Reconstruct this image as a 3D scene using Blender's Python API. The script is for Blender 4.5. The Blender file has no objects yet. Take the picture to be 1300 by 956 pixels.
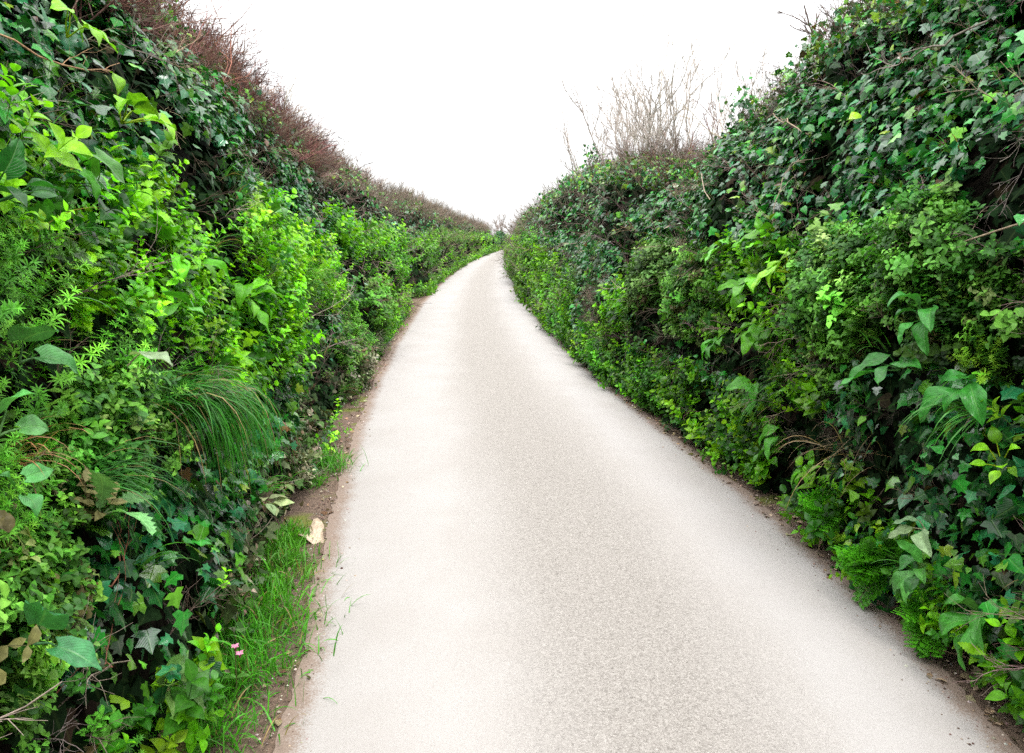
import math
import numpy as np
PI = math.pi

# ------------------------------------------------------------------ lane layout (metres, y runs up the lane)
EYE = 1.65
LEFT_EDGE = [(-8,-0.45),(0,-0.55),(2.8,-0.80),(3.2,-0.86),(4.0,-1.01),(5.5,-1.22),(8.3,-1.52),(12,-1.82),(20,-2.29),(30,-2.60),(43,-2.78),(56,-2.77),(75,-2.35),(94,-1.70),(108,-1.0)]
RIGHT_EDGE = [(-8,1.55),(0,1.62),(2.8,1.66),(4.0,1.63),(5.8,1.47),(7.9,1.20),(10.5,0.94),(15.6,0.60),(23.7,0.27),(38,-0.02),(60,-0.10),(89,-0.12),(108,0.3)]
LEFT_H = [(-8,2.95),(3,2.93),(6,2.86),(8,2.72),(10,2.66),(15,2.54),(20,2.6),(40,2.55),(60,2.45),(95,2.05)]
RIGHT_H = [(-8,2.8),(3,2.8),(5.5,2.9),(6.5,2.9),(7.2,2.78),(7.8,2.42),(9.0,2.26),(12,2.42),(15.5,2.82),(18,2.78),(24,2.52),(33,2.36),(60,2.1),(95,1.95)]
VERGE = {-1: [(-8,0.42),(2.9,0.41),(3.5,0.32),(4.1,0.22),(5,0.18),(5.5,.24),(6,.20),(9,0.24),(16,0.26),(19,0.34),(23,0.16),(100,0.18)], 1: [(-8,0.16),(2.9,0.16),(3.5,0.06),(5,.03),(8,0.03),(100,0.02)]}

def tab(table, y):
    a = np.array(table, float)
    y = np.asarray(y, float)
    h = 0.6 + 0.04*np.abs(y)           # smoothed lookup so the edges curve instead of kinking
    return sum(np.interp(y + d*h, a[:,0], a[:,1]) for d in (-1,-.5,0,.5,1))/5.0

def hash3(i, j, k, seed):
    n = (i*374761393 + j*668265263 + k*2147483647*3 + seed*974634721).astype(np.int64) & 0xffffffff
    n = ((n ^ (n >> 13))*1274126177) & 0xffffffff
    n = ((n ^ (n >> 16))*2246822519) & 0xffffffff
    return ((n ^ (n >> 15)) & 0xffff)/65535.0

def vnoise(x, y, z=0.0, seed=1):
    x, y, z = np.broadcast_arrays(np.asarray(x,float), np.asarray(y,float), np.asarray(z,float))
    i, j, k = np.floor(x), np.floor(y), np.floor(z)
    u, v, w = x-i, y-j, z-k
    u, v, w = u*u*(3-2*u), v*v*(3-2*v), w*w*(3-2*w)
    i, j, k = i.astype(np.int64), j.astype(np.int64), k.astype(np.int64)
    r = 0
    for a in (0,1):
        for b in (0,1):
            for c in (0,1):
                r = r + hash3(i+a, j+b, k+c, seed)*(u if a else 1-u)*(v if b else 1-v)*(w if c else 1-w)
    return r

def base_x(side, y):
    return (tab(LEFT_EDGE, y) - tab(VERGE[-1], y)) if side < 0 else (tab(RIGHT_EDGE, y) + tab(VERGE[1], y))

def bank(side, y, t, d=0.0):
    """point on the hedge bank: t=0 foot, t=1 upper edge, t=1..2 over the top and down the field side; d lifts it off the face"""
    y = np.asarray(y, float); t = np.asarray(t, float)
    y, t = np.broadcast_arrays(y, t)
    H = tab(LEFT_H if side < 0 else RIGHT_H, y)
    H = H*(0.97 + 0.06*vnoise(y*0.33, 3.7, 0, 5+side) + 0.03*vnoise(y*1.3, 1.7, 0, 9+side))
    tt = np.clip(t, 0, 1)
    lean = 1.05 if side < 0 else 0.95
    off = lean*(0.35*tt + 0.65*tt**1.9)
    z = H*np.sin(np.clip(tt,0,1)*PI/2*0.86)/math.sin(PI/2*0.86)
    over = np.clip(t-1, 0, 1)
    off = off + over*2.4
    z = z + H*0.10*np.sin(np.clip(over*3,0,1)*PI/2) - over**2*H*1.15
    f = np.clip(1.25-over*2, 0, 1)*np.clip(tt*6+0.25, 0, 1)
    bulge = 0.42*(vnoise(y*0.45, t*2.2, 0, 21+side)-0.5) + 0.24*(vnoise(y*1.25, t*4.2, 0, 31+side)-0.5) + 0.10*(vnoise(y*3.4, t*11, 0, 41+side)-0.5)
    bulge = bulge*f
    if side < 0:                      # slipped earth scar in the left bank
        bulge = bulge - 0.45*np.exp(-((y-20.6)/0.8)**2)*np.clip((0.62-tt)*6, 0, 1)
    nx, nz = -0.93, 0.36
    x = base_x(side, y) + side*(off + nx*(bulge + d))
    z = z + nz*(bulge + d)*np.clip(tt*5, 0, 1)
    return np.stack([x, y*1.0, z], -1)

def bank_normal(side, y, t):
    e = 0.02
    a = bank(side, y, t+e) - bank(side, y, t-e)
    b = bank(side, np.asarray(y)+e*3, t) - bank(side, np.asarray(y)-e*3, t)
    n = np.cross(a, b)*(1 if side > 0 else -1)
    n /= np.linalg.norm(n, axis=-1, keepdims=True)+1e-9
    flip = np.sign(n[...,0]*-side*0.6 + n[...,2])[...,None]
    return n*np.where(flip == 0, 1, flip)
import bpy
from mathutils import Vector
rng = np.random.default_rng(11)
C = bpy.context.scene.collection

# ------------------------------------------------------------------ mesh helpers
class Shape:                      # a little triangle mesh that gets repeated: v, t, uv, shade
    def __init__(s, v, t, uv, sh=None):
        s.v = np.asarray(v, float); s.t = np.asarray(t, int); s.uv = np.asarray(uv, float)
        s.sh = np.ones(len(s.v)) if sh is None else np.asarray(sh, float)

def unit(a):
    a = np.asarray(a, float)
    return a/(np.linalg.norm(a, axis=-1, keepdims=True)+1e-12)

def frame(y, zhint):              # keeps y, turns z as near zhint as it goes
    y = unit(y); x = unit(np.cross(y, zhint)); z = np.cross(x, y)
    return np.stack([x, y, z], -1)

def frame_z(z, yhint):            # keeps z
    z = unit(z); x = unit(np.cross(yhint, z)); y = np.cross(z, x)
    return np.stack([x, y, z], -1)

def inst(sh, P, R, S, col):
    P = np.asarray(P, float).reshape(-1,3); N = len(P)
    if N == 0: return None
    R = np.asarray(R, float).reshape(-1,3,3); S = np.broadcast_to(np.asarray(S, float).reshape(-1), (N,))
    col = np.broadcast_to(np.asarray(col, float).reshape(-1,3), (N,3))
    v = np.einsum('nij,kj->nki', R, sh.v)*S[:,None,None] + P[:,None,:]
    n = len(sh.v)
    t = sh.t[None]+ (np.arange(N)*n)[:,None,None]
    c = col[:,None,:]*sh.sh[None,:,None]
    return v.reshape(-1,3), t.reshape(-1,3), np.tile(sh.uv, (N,1)), c.reshape(-1,3)

def join(chunks):
    V=[];T=[];U=[];K=[];o=0
    for c in chunks:
        if c is None: continue
        V.append(c[0]); T.append(c[1]+o); U.append(c[2]); K.append(c[3]); o += len(c[0])
    return np.concatenate(V), np.concatenate(T), np.concatenate(U), np.concatenate(K)

def to_shape(chunks):
    v,t,u,c = join(chunks)
    return Shape(v,t,u,c[:,1])

def make(name, chunks, mat, parent=None, loc=None, smooth=True):
    v,t,u,c = join(chunks)
    if loc is not None: v = v - np.asarray(loc)
    me = bpy.data.meshes.new(name)
    me.vertices.add(len(v)); me.vertices.foreach_set('co', v.astype(np.float32).ravel())
    me.loops.add(len(t)*3); me.loops.foreach_set('vertex_index', t.astype(np.int32).ravel())
    me.polygons.add(len(t)); me.polygons.foreach_set('loop_start', (np.arange(len(t))*3).astype(np.int32))
    me.polygons.foreach_set('loop_total', np.full(len(t),3,np.int32))
    me.polygons.foreach_set('use_smooth', np.full(len(t), smooth, bool))
    uvl = me.uv_layers.new(name='UVMap')
    uvl.data.foreach_set('uv', u[t.ravel()].astype(np.float32).ravel())
    ca = me.color_attributes.new('Col','FLOAT_COLOR','POINT')
    ca.data.foreach_set('color', np.concatenate([c, np.ones((len(c),1))],1).astype(np.float32).ravel())
    me.update(); me.validate()
    me.materials.append(mat)
    o = bpy.data.objects.new(name, me); C.objects.link(o)
    if parent is not None: o.parent = parent
    elif loc is not None: o.location = loc
    return o

def thing(name, label, cat, loc, group=None):
    o = bpy.data.objects.new(name, None); C.objects.link(o); o.location = [float(a) for a in loc]
    o.empty_display_size = 0.1
    o['label'] = label; o['category'] = cat
    if group: o['group'] = group
    return o

def tag(o, label=None, cat=None, group=None, kind=None):
    for k,v in (('label',label),('category',cat),('group',group),('kind',kind)):
        if v: o[k] = v
    return o

# ------------------------------------------------------------------ leaf, blade and twig shapes
def blade_shape(widths, L=1.0, W=0.5, fold=0.25, curl=0.3, wave=0.0, jag=0.0, seed=0, cols=3, lobe=0.0, cup=0.0):
    """leaf of unit length along +y, face +z; widths = half-width profile along the midrib"""
    r = np.random.default_rng(seed); n = len(widths)
    v=[];uv=[]
    ys = np.linspace(0,1,n); cs=np.linspace(-1,1,cols)
    y=0; z=0; ph = r.uniform(0,6.28)
    for i,w in enumerate(widths):
        if i:
            a = -curl*(ys[i]-0.25)*1.6
            y += math.cos(a)*L/(n-1); z += math.sin(a)*L/(n-1)
        for s in cs:
            q=abs(s); ww = w*W*(1+ jag*(1 if i%2 else -1)*q)
            dz = fold*q*ww*(1-cup*q) + wave*W*math.sin(ph+ys[i]*11+s*1.3)*q*q + (.018*W*math.cos(ys[i]*38-q*5)*(q*(1.1-q)*4) if cols>3 else 0)
            v.append((s*ww, y-lobe*q*q*max(0,1-ys[i]*3.2)+.06*q*w*(1 if cols>3 else 0), z+dz)); uv.append((s*0.5+0.5, ys[i]))
    t=[]
    for i in range(n-1):
        for k in range(cols-1):
            a=i*cols+k; b=a+1; c=a+cols; d=c+1
            t += [(a,b,d),(a,d,c)]
    return Shape(v,t,uv)

def ivy_shape(seed):
    r = np.random.default_rng(seed)
    half = [(0.0,0.06),(0.24,-0.06),(0.52,0.10),(0.30,0.30),(0.44,0.56),(0.20,0.66)]
    if seed % 3 == 2: half = [(0.0,0.04),(0.26,-0.04),(0.42,0.16),(0.38,0.36),(0.26,0.58),(0.13,0.8)]   # plain leaf of old ivy
    mid = [(0,0.04),(0,0.33),(0,0.66),(0,1.0)]
    q = r.uniform(0.25,0.5); cu = r.uniform(0.1,0.5)
    v=[];uv=[]
    def put(x,y):
        z = -q*abs(x)*0.6 - cu*max(0,y-0.3)**2*0.7 + (0.05*math.sin(9*y+seed))*abs(x)*2
        v.append((x,y,z)); uv.append((x+0.5,y))
    for m in mid: put(*m)
    for s in (-1,1):
        for h in half[1:]: put(s*h[0]*r.uniform(.9,1.1), h[1]+r.uniform(-.03,.03))
    t=[]
    for s,o in ((-1,4),(1,9)):
        tr = [(0,o,o+1),(0,o+1,1),(1,o+1,o+2),(1,o+2,2),(2,o+2,o+3),(2,o+3,o+4),(2,o+4,3)]
        t += [x if s>0 else x[::-1] for x in tr]
    return Shape(v,t,uv)

def tube(pts, radii, sides=3, col=(1,1,1)):
    pts = np.asarray(pts,float); n=len(pts)
    d = unit(np.gradient(pts,axis=0))
    ref = np.where(np.abs(d[:,2:3])>0.9, np.array([[1.0,0,0]]), np.array([[0,0,1.0]]))
    x = unit(np.cross(d,ref)); y = np.cross(d,x)
    a = np.arange(sides)*2*PI/sides
    ring = pts[:,None,:] + np.asarray(radii)[:,None,None]*(np.cos(a)[None,:,None]*x[:,None,:]+np.sin(a)[None,:,None]*y[:,None,:])
    v = ring.reshape(-1,3)
    i,k = np.meshgrid(np.arange(n-1),np.arange(sides),indexing='ij'); i=i.ravel();k=k.ravel();k2=(k+1)%sides
    A=i*sides+k;B=i*sides+k2;Cc=(i+1)*sides+k2;D=(i+1)*sides+k
    t = np.concatenate([np.stack([A,B,Cc],1),np.stack([A,Cc,D],1)])
    uv = np.stack([np.tile(a/6.283,n), np.repeat(np.linspace(0,1,n),sides)],1)
    return v,t,uv,np.broadcast_to(np.asarray(col,float),(len(v),3)).copy()

def crooked(r, p, d, L, n, wob, up=0.0):
    pts=[np.array(p,float)]; d=unit(np.array(d,float))
    for _ in range(n):
        d = unit(d + r.normal(0,wob,3) + np.array([0,0,up]))
        pts.append(pts[-1]+d*L/n)
    return np.array(pts)

def twig_chunks(r, p, d, L, rad, depth, wob=0.18, up=0.05, kids=4, sides=3, n=6, spread=0.8, ratio=0.55, col=(1,1,1)):
    pts = crooked(r,p,d,L,n,wob,up)
    out=[tube(pts, np.linspace(rad, rad*0.45, n+1), sides, col)]
    if depth>0:
        for k in range(kids):
            i = int(r.integers(max(1,n//4), n))
            dd = unit(pts[i]-pts[i-1])
            side = unit(np.cross(dd, r.normal(0,1,3)))
            out += twig_chunks(r, pts[i], dd+side*spread*r.uniform(.6,1.2), L*ratio*r.uniform(.6,1.2), rad*0.55, depth-1, wob, up, kids, 3, max(3,n-2), spread, ratio, col)
    return out

OV = [0.06,0.62,0.92,1.0,0.88,0.60,0.28,0.0]
OVs = [0.08,0.9,0.85,0.0]
HEART = [0.35,0.95,1.0,0.9,0.74,0.55,0.33,0.14,0.0]
LANCE = [0.1,0.7,1.0,0.95,0.8,0.58,0.3,0.0]
ivy = [ivy_shape(i) for i in range(9)]
ivy_far = [blade_shape([.1,.9,.7,0.0],W=0.45,fold=-.3,curl=.5,seed=i) for i in range(3)]
ovate = [blade_shape(OV,W=0.30,fold=.25,curl=c,seed=i) for i,c in enumerate((.2,.5,.8,1.1))]
ovate_s = [blade_shape(OVs,W=0.3,fold=.3,curl=c) for c in (.2,.6,1.)]
nettle_leaf = blade_shape([.25,.85,.8,1.,.85,.95,.7,.75,.5,.5,.28,.25,.0],W=.32,fold=.2,curl=.8,jag=.10)
nettle_s = blade_shape([.3,.95,.8,.4,0],W=.32,fold=.2,curl=.8)
def fine(prof,n): return np.interp(np.linspace(0,1,n),np.linspace(0,1,len(prof)),prof)
heart = [blade_shape(fine([.40,.92,1.0,.93,.80,.62,.42,.2,0.0],17),W=w,fold=f,curl=c,wave=.13,seed=7+i,cols=7,lobe=.17,cup=.55) for i,(c,w,f) in enumerate(((.3,.36,.5),(.7,.33,.9),(1.0,.38,.35)))]
dock = [blade_shape(fine(LANCE,19),W=.24,fold=f,curl=c,wave=.20,seed=i,cols=7,lobe=.05,cup=.5) for i,(c,f) in enumerate(((.3,.5),(.7,.9),(1.1,.4),(1.5,.7)))]
jagged = blade_shape([.12,.3,.2,.5,.3,.7,.42,.9,.5,1.0,.6,1.0,.6,.9,.5,.7,.35,.4,0],W=.26,fold=.2,curl=.6,wave=.08)
needle = blade_shape([.2,1.,.8,0.],W=.09,fold=.2,curl=.5)

def sprig_pairs(r, leaf, tiers=4, L=1.0, leafL=.45, whorl=2, out=1.0, stemr=.012, top=True, branch=0):
    ch=[]; pts = crooked(r,(0,0,0),(0,1,0),L,6,.08)
    ch.append(tube(pts,np.linspace(stemr,stemr*.5,7),3,(.75,.75,.75)))
    for k in range(tiers):
        f = (k+1)/tiers; q = pts[min(6,int(round(f*6)))]
        s = leafL*(1.0-.45*f)*r.uniform(.8,1.15); a0 = k*PI/2+r.uniform(-.3,.3) if whorl==2 else r.uniform(0,6.28)
        for w in range(whorl):
            a = a0+w*2*PI/whorl
            rad = np.array([math.cos(a),0,math.sin(a)])
            dirn = rad*out + np.array([0,.45+.5*f*f,0])
            lf = leaf[int(r.integers(len(leaf)))] if isinstance(leaf,list) else leaf
            ch.append(inst(lf,[q],frame([dirn],[[0,1,0]]-rad*0.3),s,[[r.uniform(.85,1.15)+.2*f]*3]))
    return to_shape(ch)

def bunch(r, leaf, n, L, leafL):          # loose many-leaved shoot for the small-leaved weeds
    ch=[]
    for b in range(n):
        d = unit(np.array([r.normal(0,.45),1,r.normal(0,.45)]))
        pts = crooked(r,(0,0,0),d,L*r.uniform(.6,1.1),4,.15)
        ch.append(tube(pts,np.linspace(.014,.006,5),3,(.6,.6,.6)))
        for k in range(1,5):
            for w in range(2):
                a=r.uniform(0,6.28); rad=np.array([math.cos(a),.5,math.sin(a)])
                ch.append(inst(leaf[int(r.integers(len(leaf)))],[pts[k]],frame([rad],[[0,1,.2]]),leafL*r.uniform(.7,1.2),[[r.uniform(.8,1.1)+.06*k]*3]))
    return to_shape(ch)

nettles = [sprig_pairs(np.random.default_rng(i),nettle_leaf,5,1.,.42) for i in range(3)]
nettles_s = [sprig_pairs(np.random.default_rng(i),nettle_s,4,1.,.5) for i in range(3)]
cleavers = [sprig_pairs(np.random.default_rng(i),needle,5,1.,.34,whorl=7,out=1.2,stemr=.012) for i in range(3)]
smalls = [bunch(np.random.default_rng(i),ovate_s,5,1.,.30) for i in range(4)]
leafy = [sprig_pairs(np.random.default_rng(20+i),ovate,4,1.,.6) for i in range(3)]
leafy_s = [sprig_pairs(np.random.default_rng(20+i),ovate_s,4,1.,.62) for i in range(3)]

def parsley_frond(r):
    ch=[]; pts = crooked(r,(0,0,0),(0,1,0),1.0,8,.05); pts[:,2] -= pts[:,1]**2*.25
    ch.append(tube(pts,np.linspace(.012,.004,9),3,(.7,.7,.7)))
    def pinna(p,d,L,depth):
        if depth==0:
            ch.append(inst(ovate_s[0],[p],frame([d],[[0,0,1]+r.normal(0,.3,3)]),L*1.2,[[r.uniform(.8,1.25)]*3])); return
        m=5
        for k in range(1,m+1):
            q=p+d*L*k/m
            for s in (-1,1):
                side=unit(np.cross(d,[0,0,1]))*s
                pinna(q, unit(d*.7+side), L*(.48-.065*k), depth-1)
        pinna(p+d*L*.9,d,L*.25,0)
    for k in range(3,9):
        q=pts[k]; d=unit(pts[k]-pts[k-1])
        for s in (-1,1):
            side=unit(np.cross(d,[0,0,1]))*s
            pinna(q,unit(d*.6+side),.52*(1-.09*(k-3)),1 if k>6 else 2)
    return to_shape(ch)
fronds = [parsley_frond(np.random.default_rng(i)) for i in range(2)]

def tuft_chunks(r, P, n, L, spread, droop, dirn, col, w=.004, seg=6, jit=.25):
    """n grass blades from around P; dirn = mean direction of growth"""
    ch=[]
    for _ in range(n):
        p = P + r.normal(0,spread,3)*np.array([1,1,.4])
        d = unit(np.asarray(dirn,float)+r.normal(0,jit,3)); l = L*r.uniform(.5,1.1)
        pts=[p]; g = droop*r.uniform(.6,1.3)
        for k in range(seg):
            d = unit(d+np.array([0,0,-g*(k+1)/seg]))
            pts.append(pts[-1]+d*l/seg)
        pts=np.array(pts); t=unit(np.gradient(pts,axis=0))
        s=unit(np.cross(t, np.array([0,0,1.0])+r.normal(0,.3,3)))
        ww=(w*r.uniform(.6,1.3)*np.array([.7,1,1,.9,.7,.4,.05])[:seg+1])[:,None]
        v=np.concatenate([pts-s*ww,pts+s*ww]); m=seg+1
        tr=[]
        for k in range(seg): tr+=[(k,k+m,k+m+1),(k,k+m+1,k+1)]
        uv=np.concatenate([np.stack([np.zeros(m),np.linspace(0,1,m)],1),np.stack([np.ones(m),np.linspace(0,1,m)],1)])
        c=np.asarray(col,float)*r.uniform(.6,1.4)
        if r.random()<.06: c=np.array([.30,.22,.09])*r.uniform(.7,1.2)
        ch.append((v,np.array(tr),uv,np.tile(c,(len(v),1))))
    return ch

# ------------------------------------------------------------------ materials
def new_mat(name):
    m = bpy.data.materials.new(name); m.use_nodes = True
    nt = m.node_tree; nt.nodes.clear()
    return m, nt, nt.nodes.new, nt.links.new

def leaf_mat(name, rough=.45, spec=.5, trans=.3, vein=.5, tboost=(1.25,1.35,.6), bump=.25, gloss=None, under=.35):
    m,nt,N,Lk = new_mat(name)
    out=N('ShaderNodeOutputMaterial'); bs=N('ShaderNodeBsdfPrincipled'); at=N('ShaderNodeAttribute'); at.attribute_name='Col'
    uv=N('ShaderNodeUVMap'); sp=N('ShaderNodeSeparateXYZ'); Lk(uv.outputs[0],sp.inputs[0])
    ab=N('ShaderNodeMath'); ab.operation='SUBTRACT'; Lk(sp.outputs[0],ab.inputs[0]); ab.inputs[1].default_value=.5
    a2=N('ShaderNodeMath'); a2.operation='ABSOLUTE'; Lk(ab.outputs[0],a2.inputs[0])
    # side veins run out from the midrib at a slant
    v1=N('ShaderNodeMath'); v1.operation='MULTIPLY_ADD'; Lk(a2.outputs[0],v1.inputs[0]); v1.inputs[1].default_value=-1.0; Lk(sp.outputs[1],v1.inputs[2])
    wv=N('ShaderNodeMath'); wv.operation='MULTIPLY'; Lk(v1.outputs[0],wv.inputs[0]); wv.inputs[1].default_value=9.0
    pp=N('ShaderNodeMath'); pp.operation='PINGPONG'; Lk(wv.outputs[0],pp.inputs[0]); pp.inputs[1].default_value=.5
    mr=N('ShaderNodeMapRange'); Lk(pp.outputs[0],mr.inputs[0]); mr.inputs[1].default_value=0;mr.inputs[2].default_value=.12;mr.inputs[3].default_value=.6;mr.inputs[4].default_value=0
    mm=N('ShaderNodeMapRange'); Lk(a2.outputs[0],mm.inputs[0]); mm.inputs[1].default_value=.01;mm.inputs[2].default_value=.05;mm.inputs[3].default_value=1;mm.inputs[4].default_value=0
    mx=N('ShaderNodeMath'); mx.operation='MAXIMUM'; Lk(mr.outputs[0],mx.inputs[0]); Lk(mm.outputs[0],mx.inputs[1])
    vs=N('ShaderNodeMath'); vs.operation='MULTIPLY'; Lk(mx.outputs[0],vs.inputs[0]); vs.inputs[1].default_value=vein
    no=N('ShaderNodeTexNoise'); no.inputs['Scale'].default_value=60; no.inputs['Detail'].default_value=3
    geo=N('ShaderNodeNewGeometry'); Lk(geo.outputs['Position'],no.inputs['Vector'])
    mn=N('ShaderNodeMapRange'); Lk(no.outputs[0],mn.inputs[0]); mn.inputs[1].default_value=.3;mn.inputs[2].default_value=.7;mn.inputs[3].default_value=.7;mn.inputs[4].default_value=1.25
    sc=N('ShaderNodeVectorMath'); sc.operation='SCALE'; Lk(at.outputs['Color'],sc.inputs[0]); Lk(mn.outputs[0],sc.inputs['Scale'])
    vm=N('ShaderNodeMixRGB'); vm.blend_type='MIX'; Lk(vs.outputs[0],vm.inputs[0]); Lk(sc.outputs[0],vm.inputs[1])
    vc=N('ShaderNodeMixRGB'); vc.blend_type='ADD'; vc.inputs[0].default_value=1; Lk(at.outputs['Color'],vc.inputs[1]); vc.inputs[2].default_value=(.07,.10,.03,1); Lk(vc.outputs[0],vm.inputs[2])
    # paler, duller underside
    bk=N('ShaderNodeMixRGB'); bk.blend_type='MIX'; Lk(vm.outputs[0],bk.inputs[1]); bk.inputs[2].default_value=(.10,.17,.06,1)
    bf=N('ShaderNodeMath'); bf.operation='MULTIPLY'; Lk(geo.outputs['Backfacing'],bf.inputs[0]); bf.inputs[1].default_value=under; Lk(bf.outputs[0],bk.inputs[0])
    Lk(bk.outputs[0],bs.inputs['Base Color']); bs.inputs['Roughness'].default_value=rough; bs.inputs['Specular IOR Level'].default_value=spec
    if gloss:                      # every leaf has its own polish: most are matt, some shine
        wn=N('ShaderNodeTexWhiteNoise'); wn.noise_dimensions='3D'; Lk(at.outputs['Color'],wn.inputs['Vector'])
        gr=N('ShaderNodeMapRange'); Lk(wn.outputs['Value'],gr.inputs[0]); gr.inputs[1].default_value=.5; gr.inputs[2].default_value=1; gr.inputs[3].default_value=spec; gr.inputs[4].default_value=gloss; Lk(gr.outputs[0],bs.inputs['Specular IOR Level'])
    bu=N('ShaderNodeBump'); bu.inputs['Strength'].default_value=bump; bu.inputs['Distance'].default_value=.004
    hs=N('ShaderNodeMath'); hs.operation='SUBTRACT'; Lk(no.outputs[0],hs.inputs[0]); Lk(mx.outputs[0],hs.inputs[1]); Lk(hs.outputs[0],bu.inputs['Height']); Lk(bu.outputs[0],bs.inputs['Normal'])
    if trans>0:
        tr=N('ShaderNodeBsdfTranslucent'); tc=N('ShaderNodeMixRGB'); tc.blend_type='MULTIPLY'; tc.inputs[0].default_value=1; Lk(vm.outputs[0],tc.inputs[1]); tc.inputs[2].default_value=(*tboost,1); Lk(tc.outputs[0],tr.inputs[0])
        ms=N('ShaderNodeMixShader'); ms.inputs[0].default_value=trans; Lk(bs.outputs[0],ms.inputs[1]); Lk(tr.outputs[0],ms.inputs[2]); Lk(ms.outputs[0],out.inputs[0])
    else: Lk(bs.outputs[0],out.inputs[0])
    return m

def plain_mat(name, rough=.9, spec=.2, scale=40, lo=.6, hi=1.3, bump=.4):
    m,nt,N,Lk = new_mat(name)
    out=N('ShaderNodeOutputMaterial'); bs=N('ShaderNodeBsdfPrincipled'); at=N('ShaderNodeAttribute'); at.attribute_name='Col'
    no=N('ShaderNodeTexNoise'); no.inputs['Scale'].default_value=scale; no.inputs['Detail'].default_value=5
    geo=N('ShaderNodeNewGeometry'); Lk(geo.outputs['Position'],no.inputs['Vector'])
    mn=N('ShaderNodeMapRange'); Lk(no.outputs[0],mn.inputs[0]); mn.inputs[1].default_value=.3;mn.inputs[2].default_value=.7;mn.inputs[3].default_value=lo;mn.inputs[4].default_value=hi
    sc=N('ShaderNodeVectorMath'); sc.operation='SCALE'; Lk(at.outputs['Color'],sc.inputs[0]); Lk(mn.outputs[0],sc.inputs['Scale'])
    Lk(sc.outputs[0],bs.inputs['Base Color']); bs.inputs['Roughness'].default_value=rough; bs.inputs['Specular IOR Level'].default_value=spec
    bu=N('ShaderNodeBump'); bu.inputs['Strength'].default_value=bump; bu.inputs['Distance'].default_value=.02; Lk(no.outputs[0],bu.inputs['Height']); Lk(bu.outputs[0],bs.inputs['Normal'])
    Lk(bs.outputs[0],out.inputs[0])
    return m

M_ivy = leaf_mat('ivy_leaf', .17, .08, .10, .45, bump=.3, gloss=1.5, under=.08)
M_shade = leaf_mat('shade_dark_ivy_leaf', .8, .06, .05, .2, under=.0)  # matt ivy for the under-layer, whose leaf colours hold painted gap shade
M_herb = leaf_mat('herb_leaf', .38, .12, .36, .35, gloss=.8)
M_weed = leaf_mat('weed_leaf', .5, .15, .32, .1, gloss=.6)
M_broad = leaf_mat('broad_leaf', .33, .32, .26, .55, bump=.5)
M_grass = leaf_mat('grass_blade', .5, .4, .3, .1, bump=0)
M_dusty = leaf_mat('dusty_leaf', .8, .2, .12, .4)
M_dry = leaf_mat('dry_leaf', .85, .15, .2, .5, tboost=(1.1,1,.8), bump=.6)
M_twig = plain_mat('twig_bark', .85, .2, 80, .6, 1.3)
M_earth = plain_mat('bank_earth', .95, .1, 25, .4, 1.5, 1.0)
M_stone = plain_mat('grit_stone', .9, .2, 120)
M_petal = leaf_mat('pink_petal', .5, .3, .3, .3, tboost=(1.2,.9,1.1))

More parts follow.
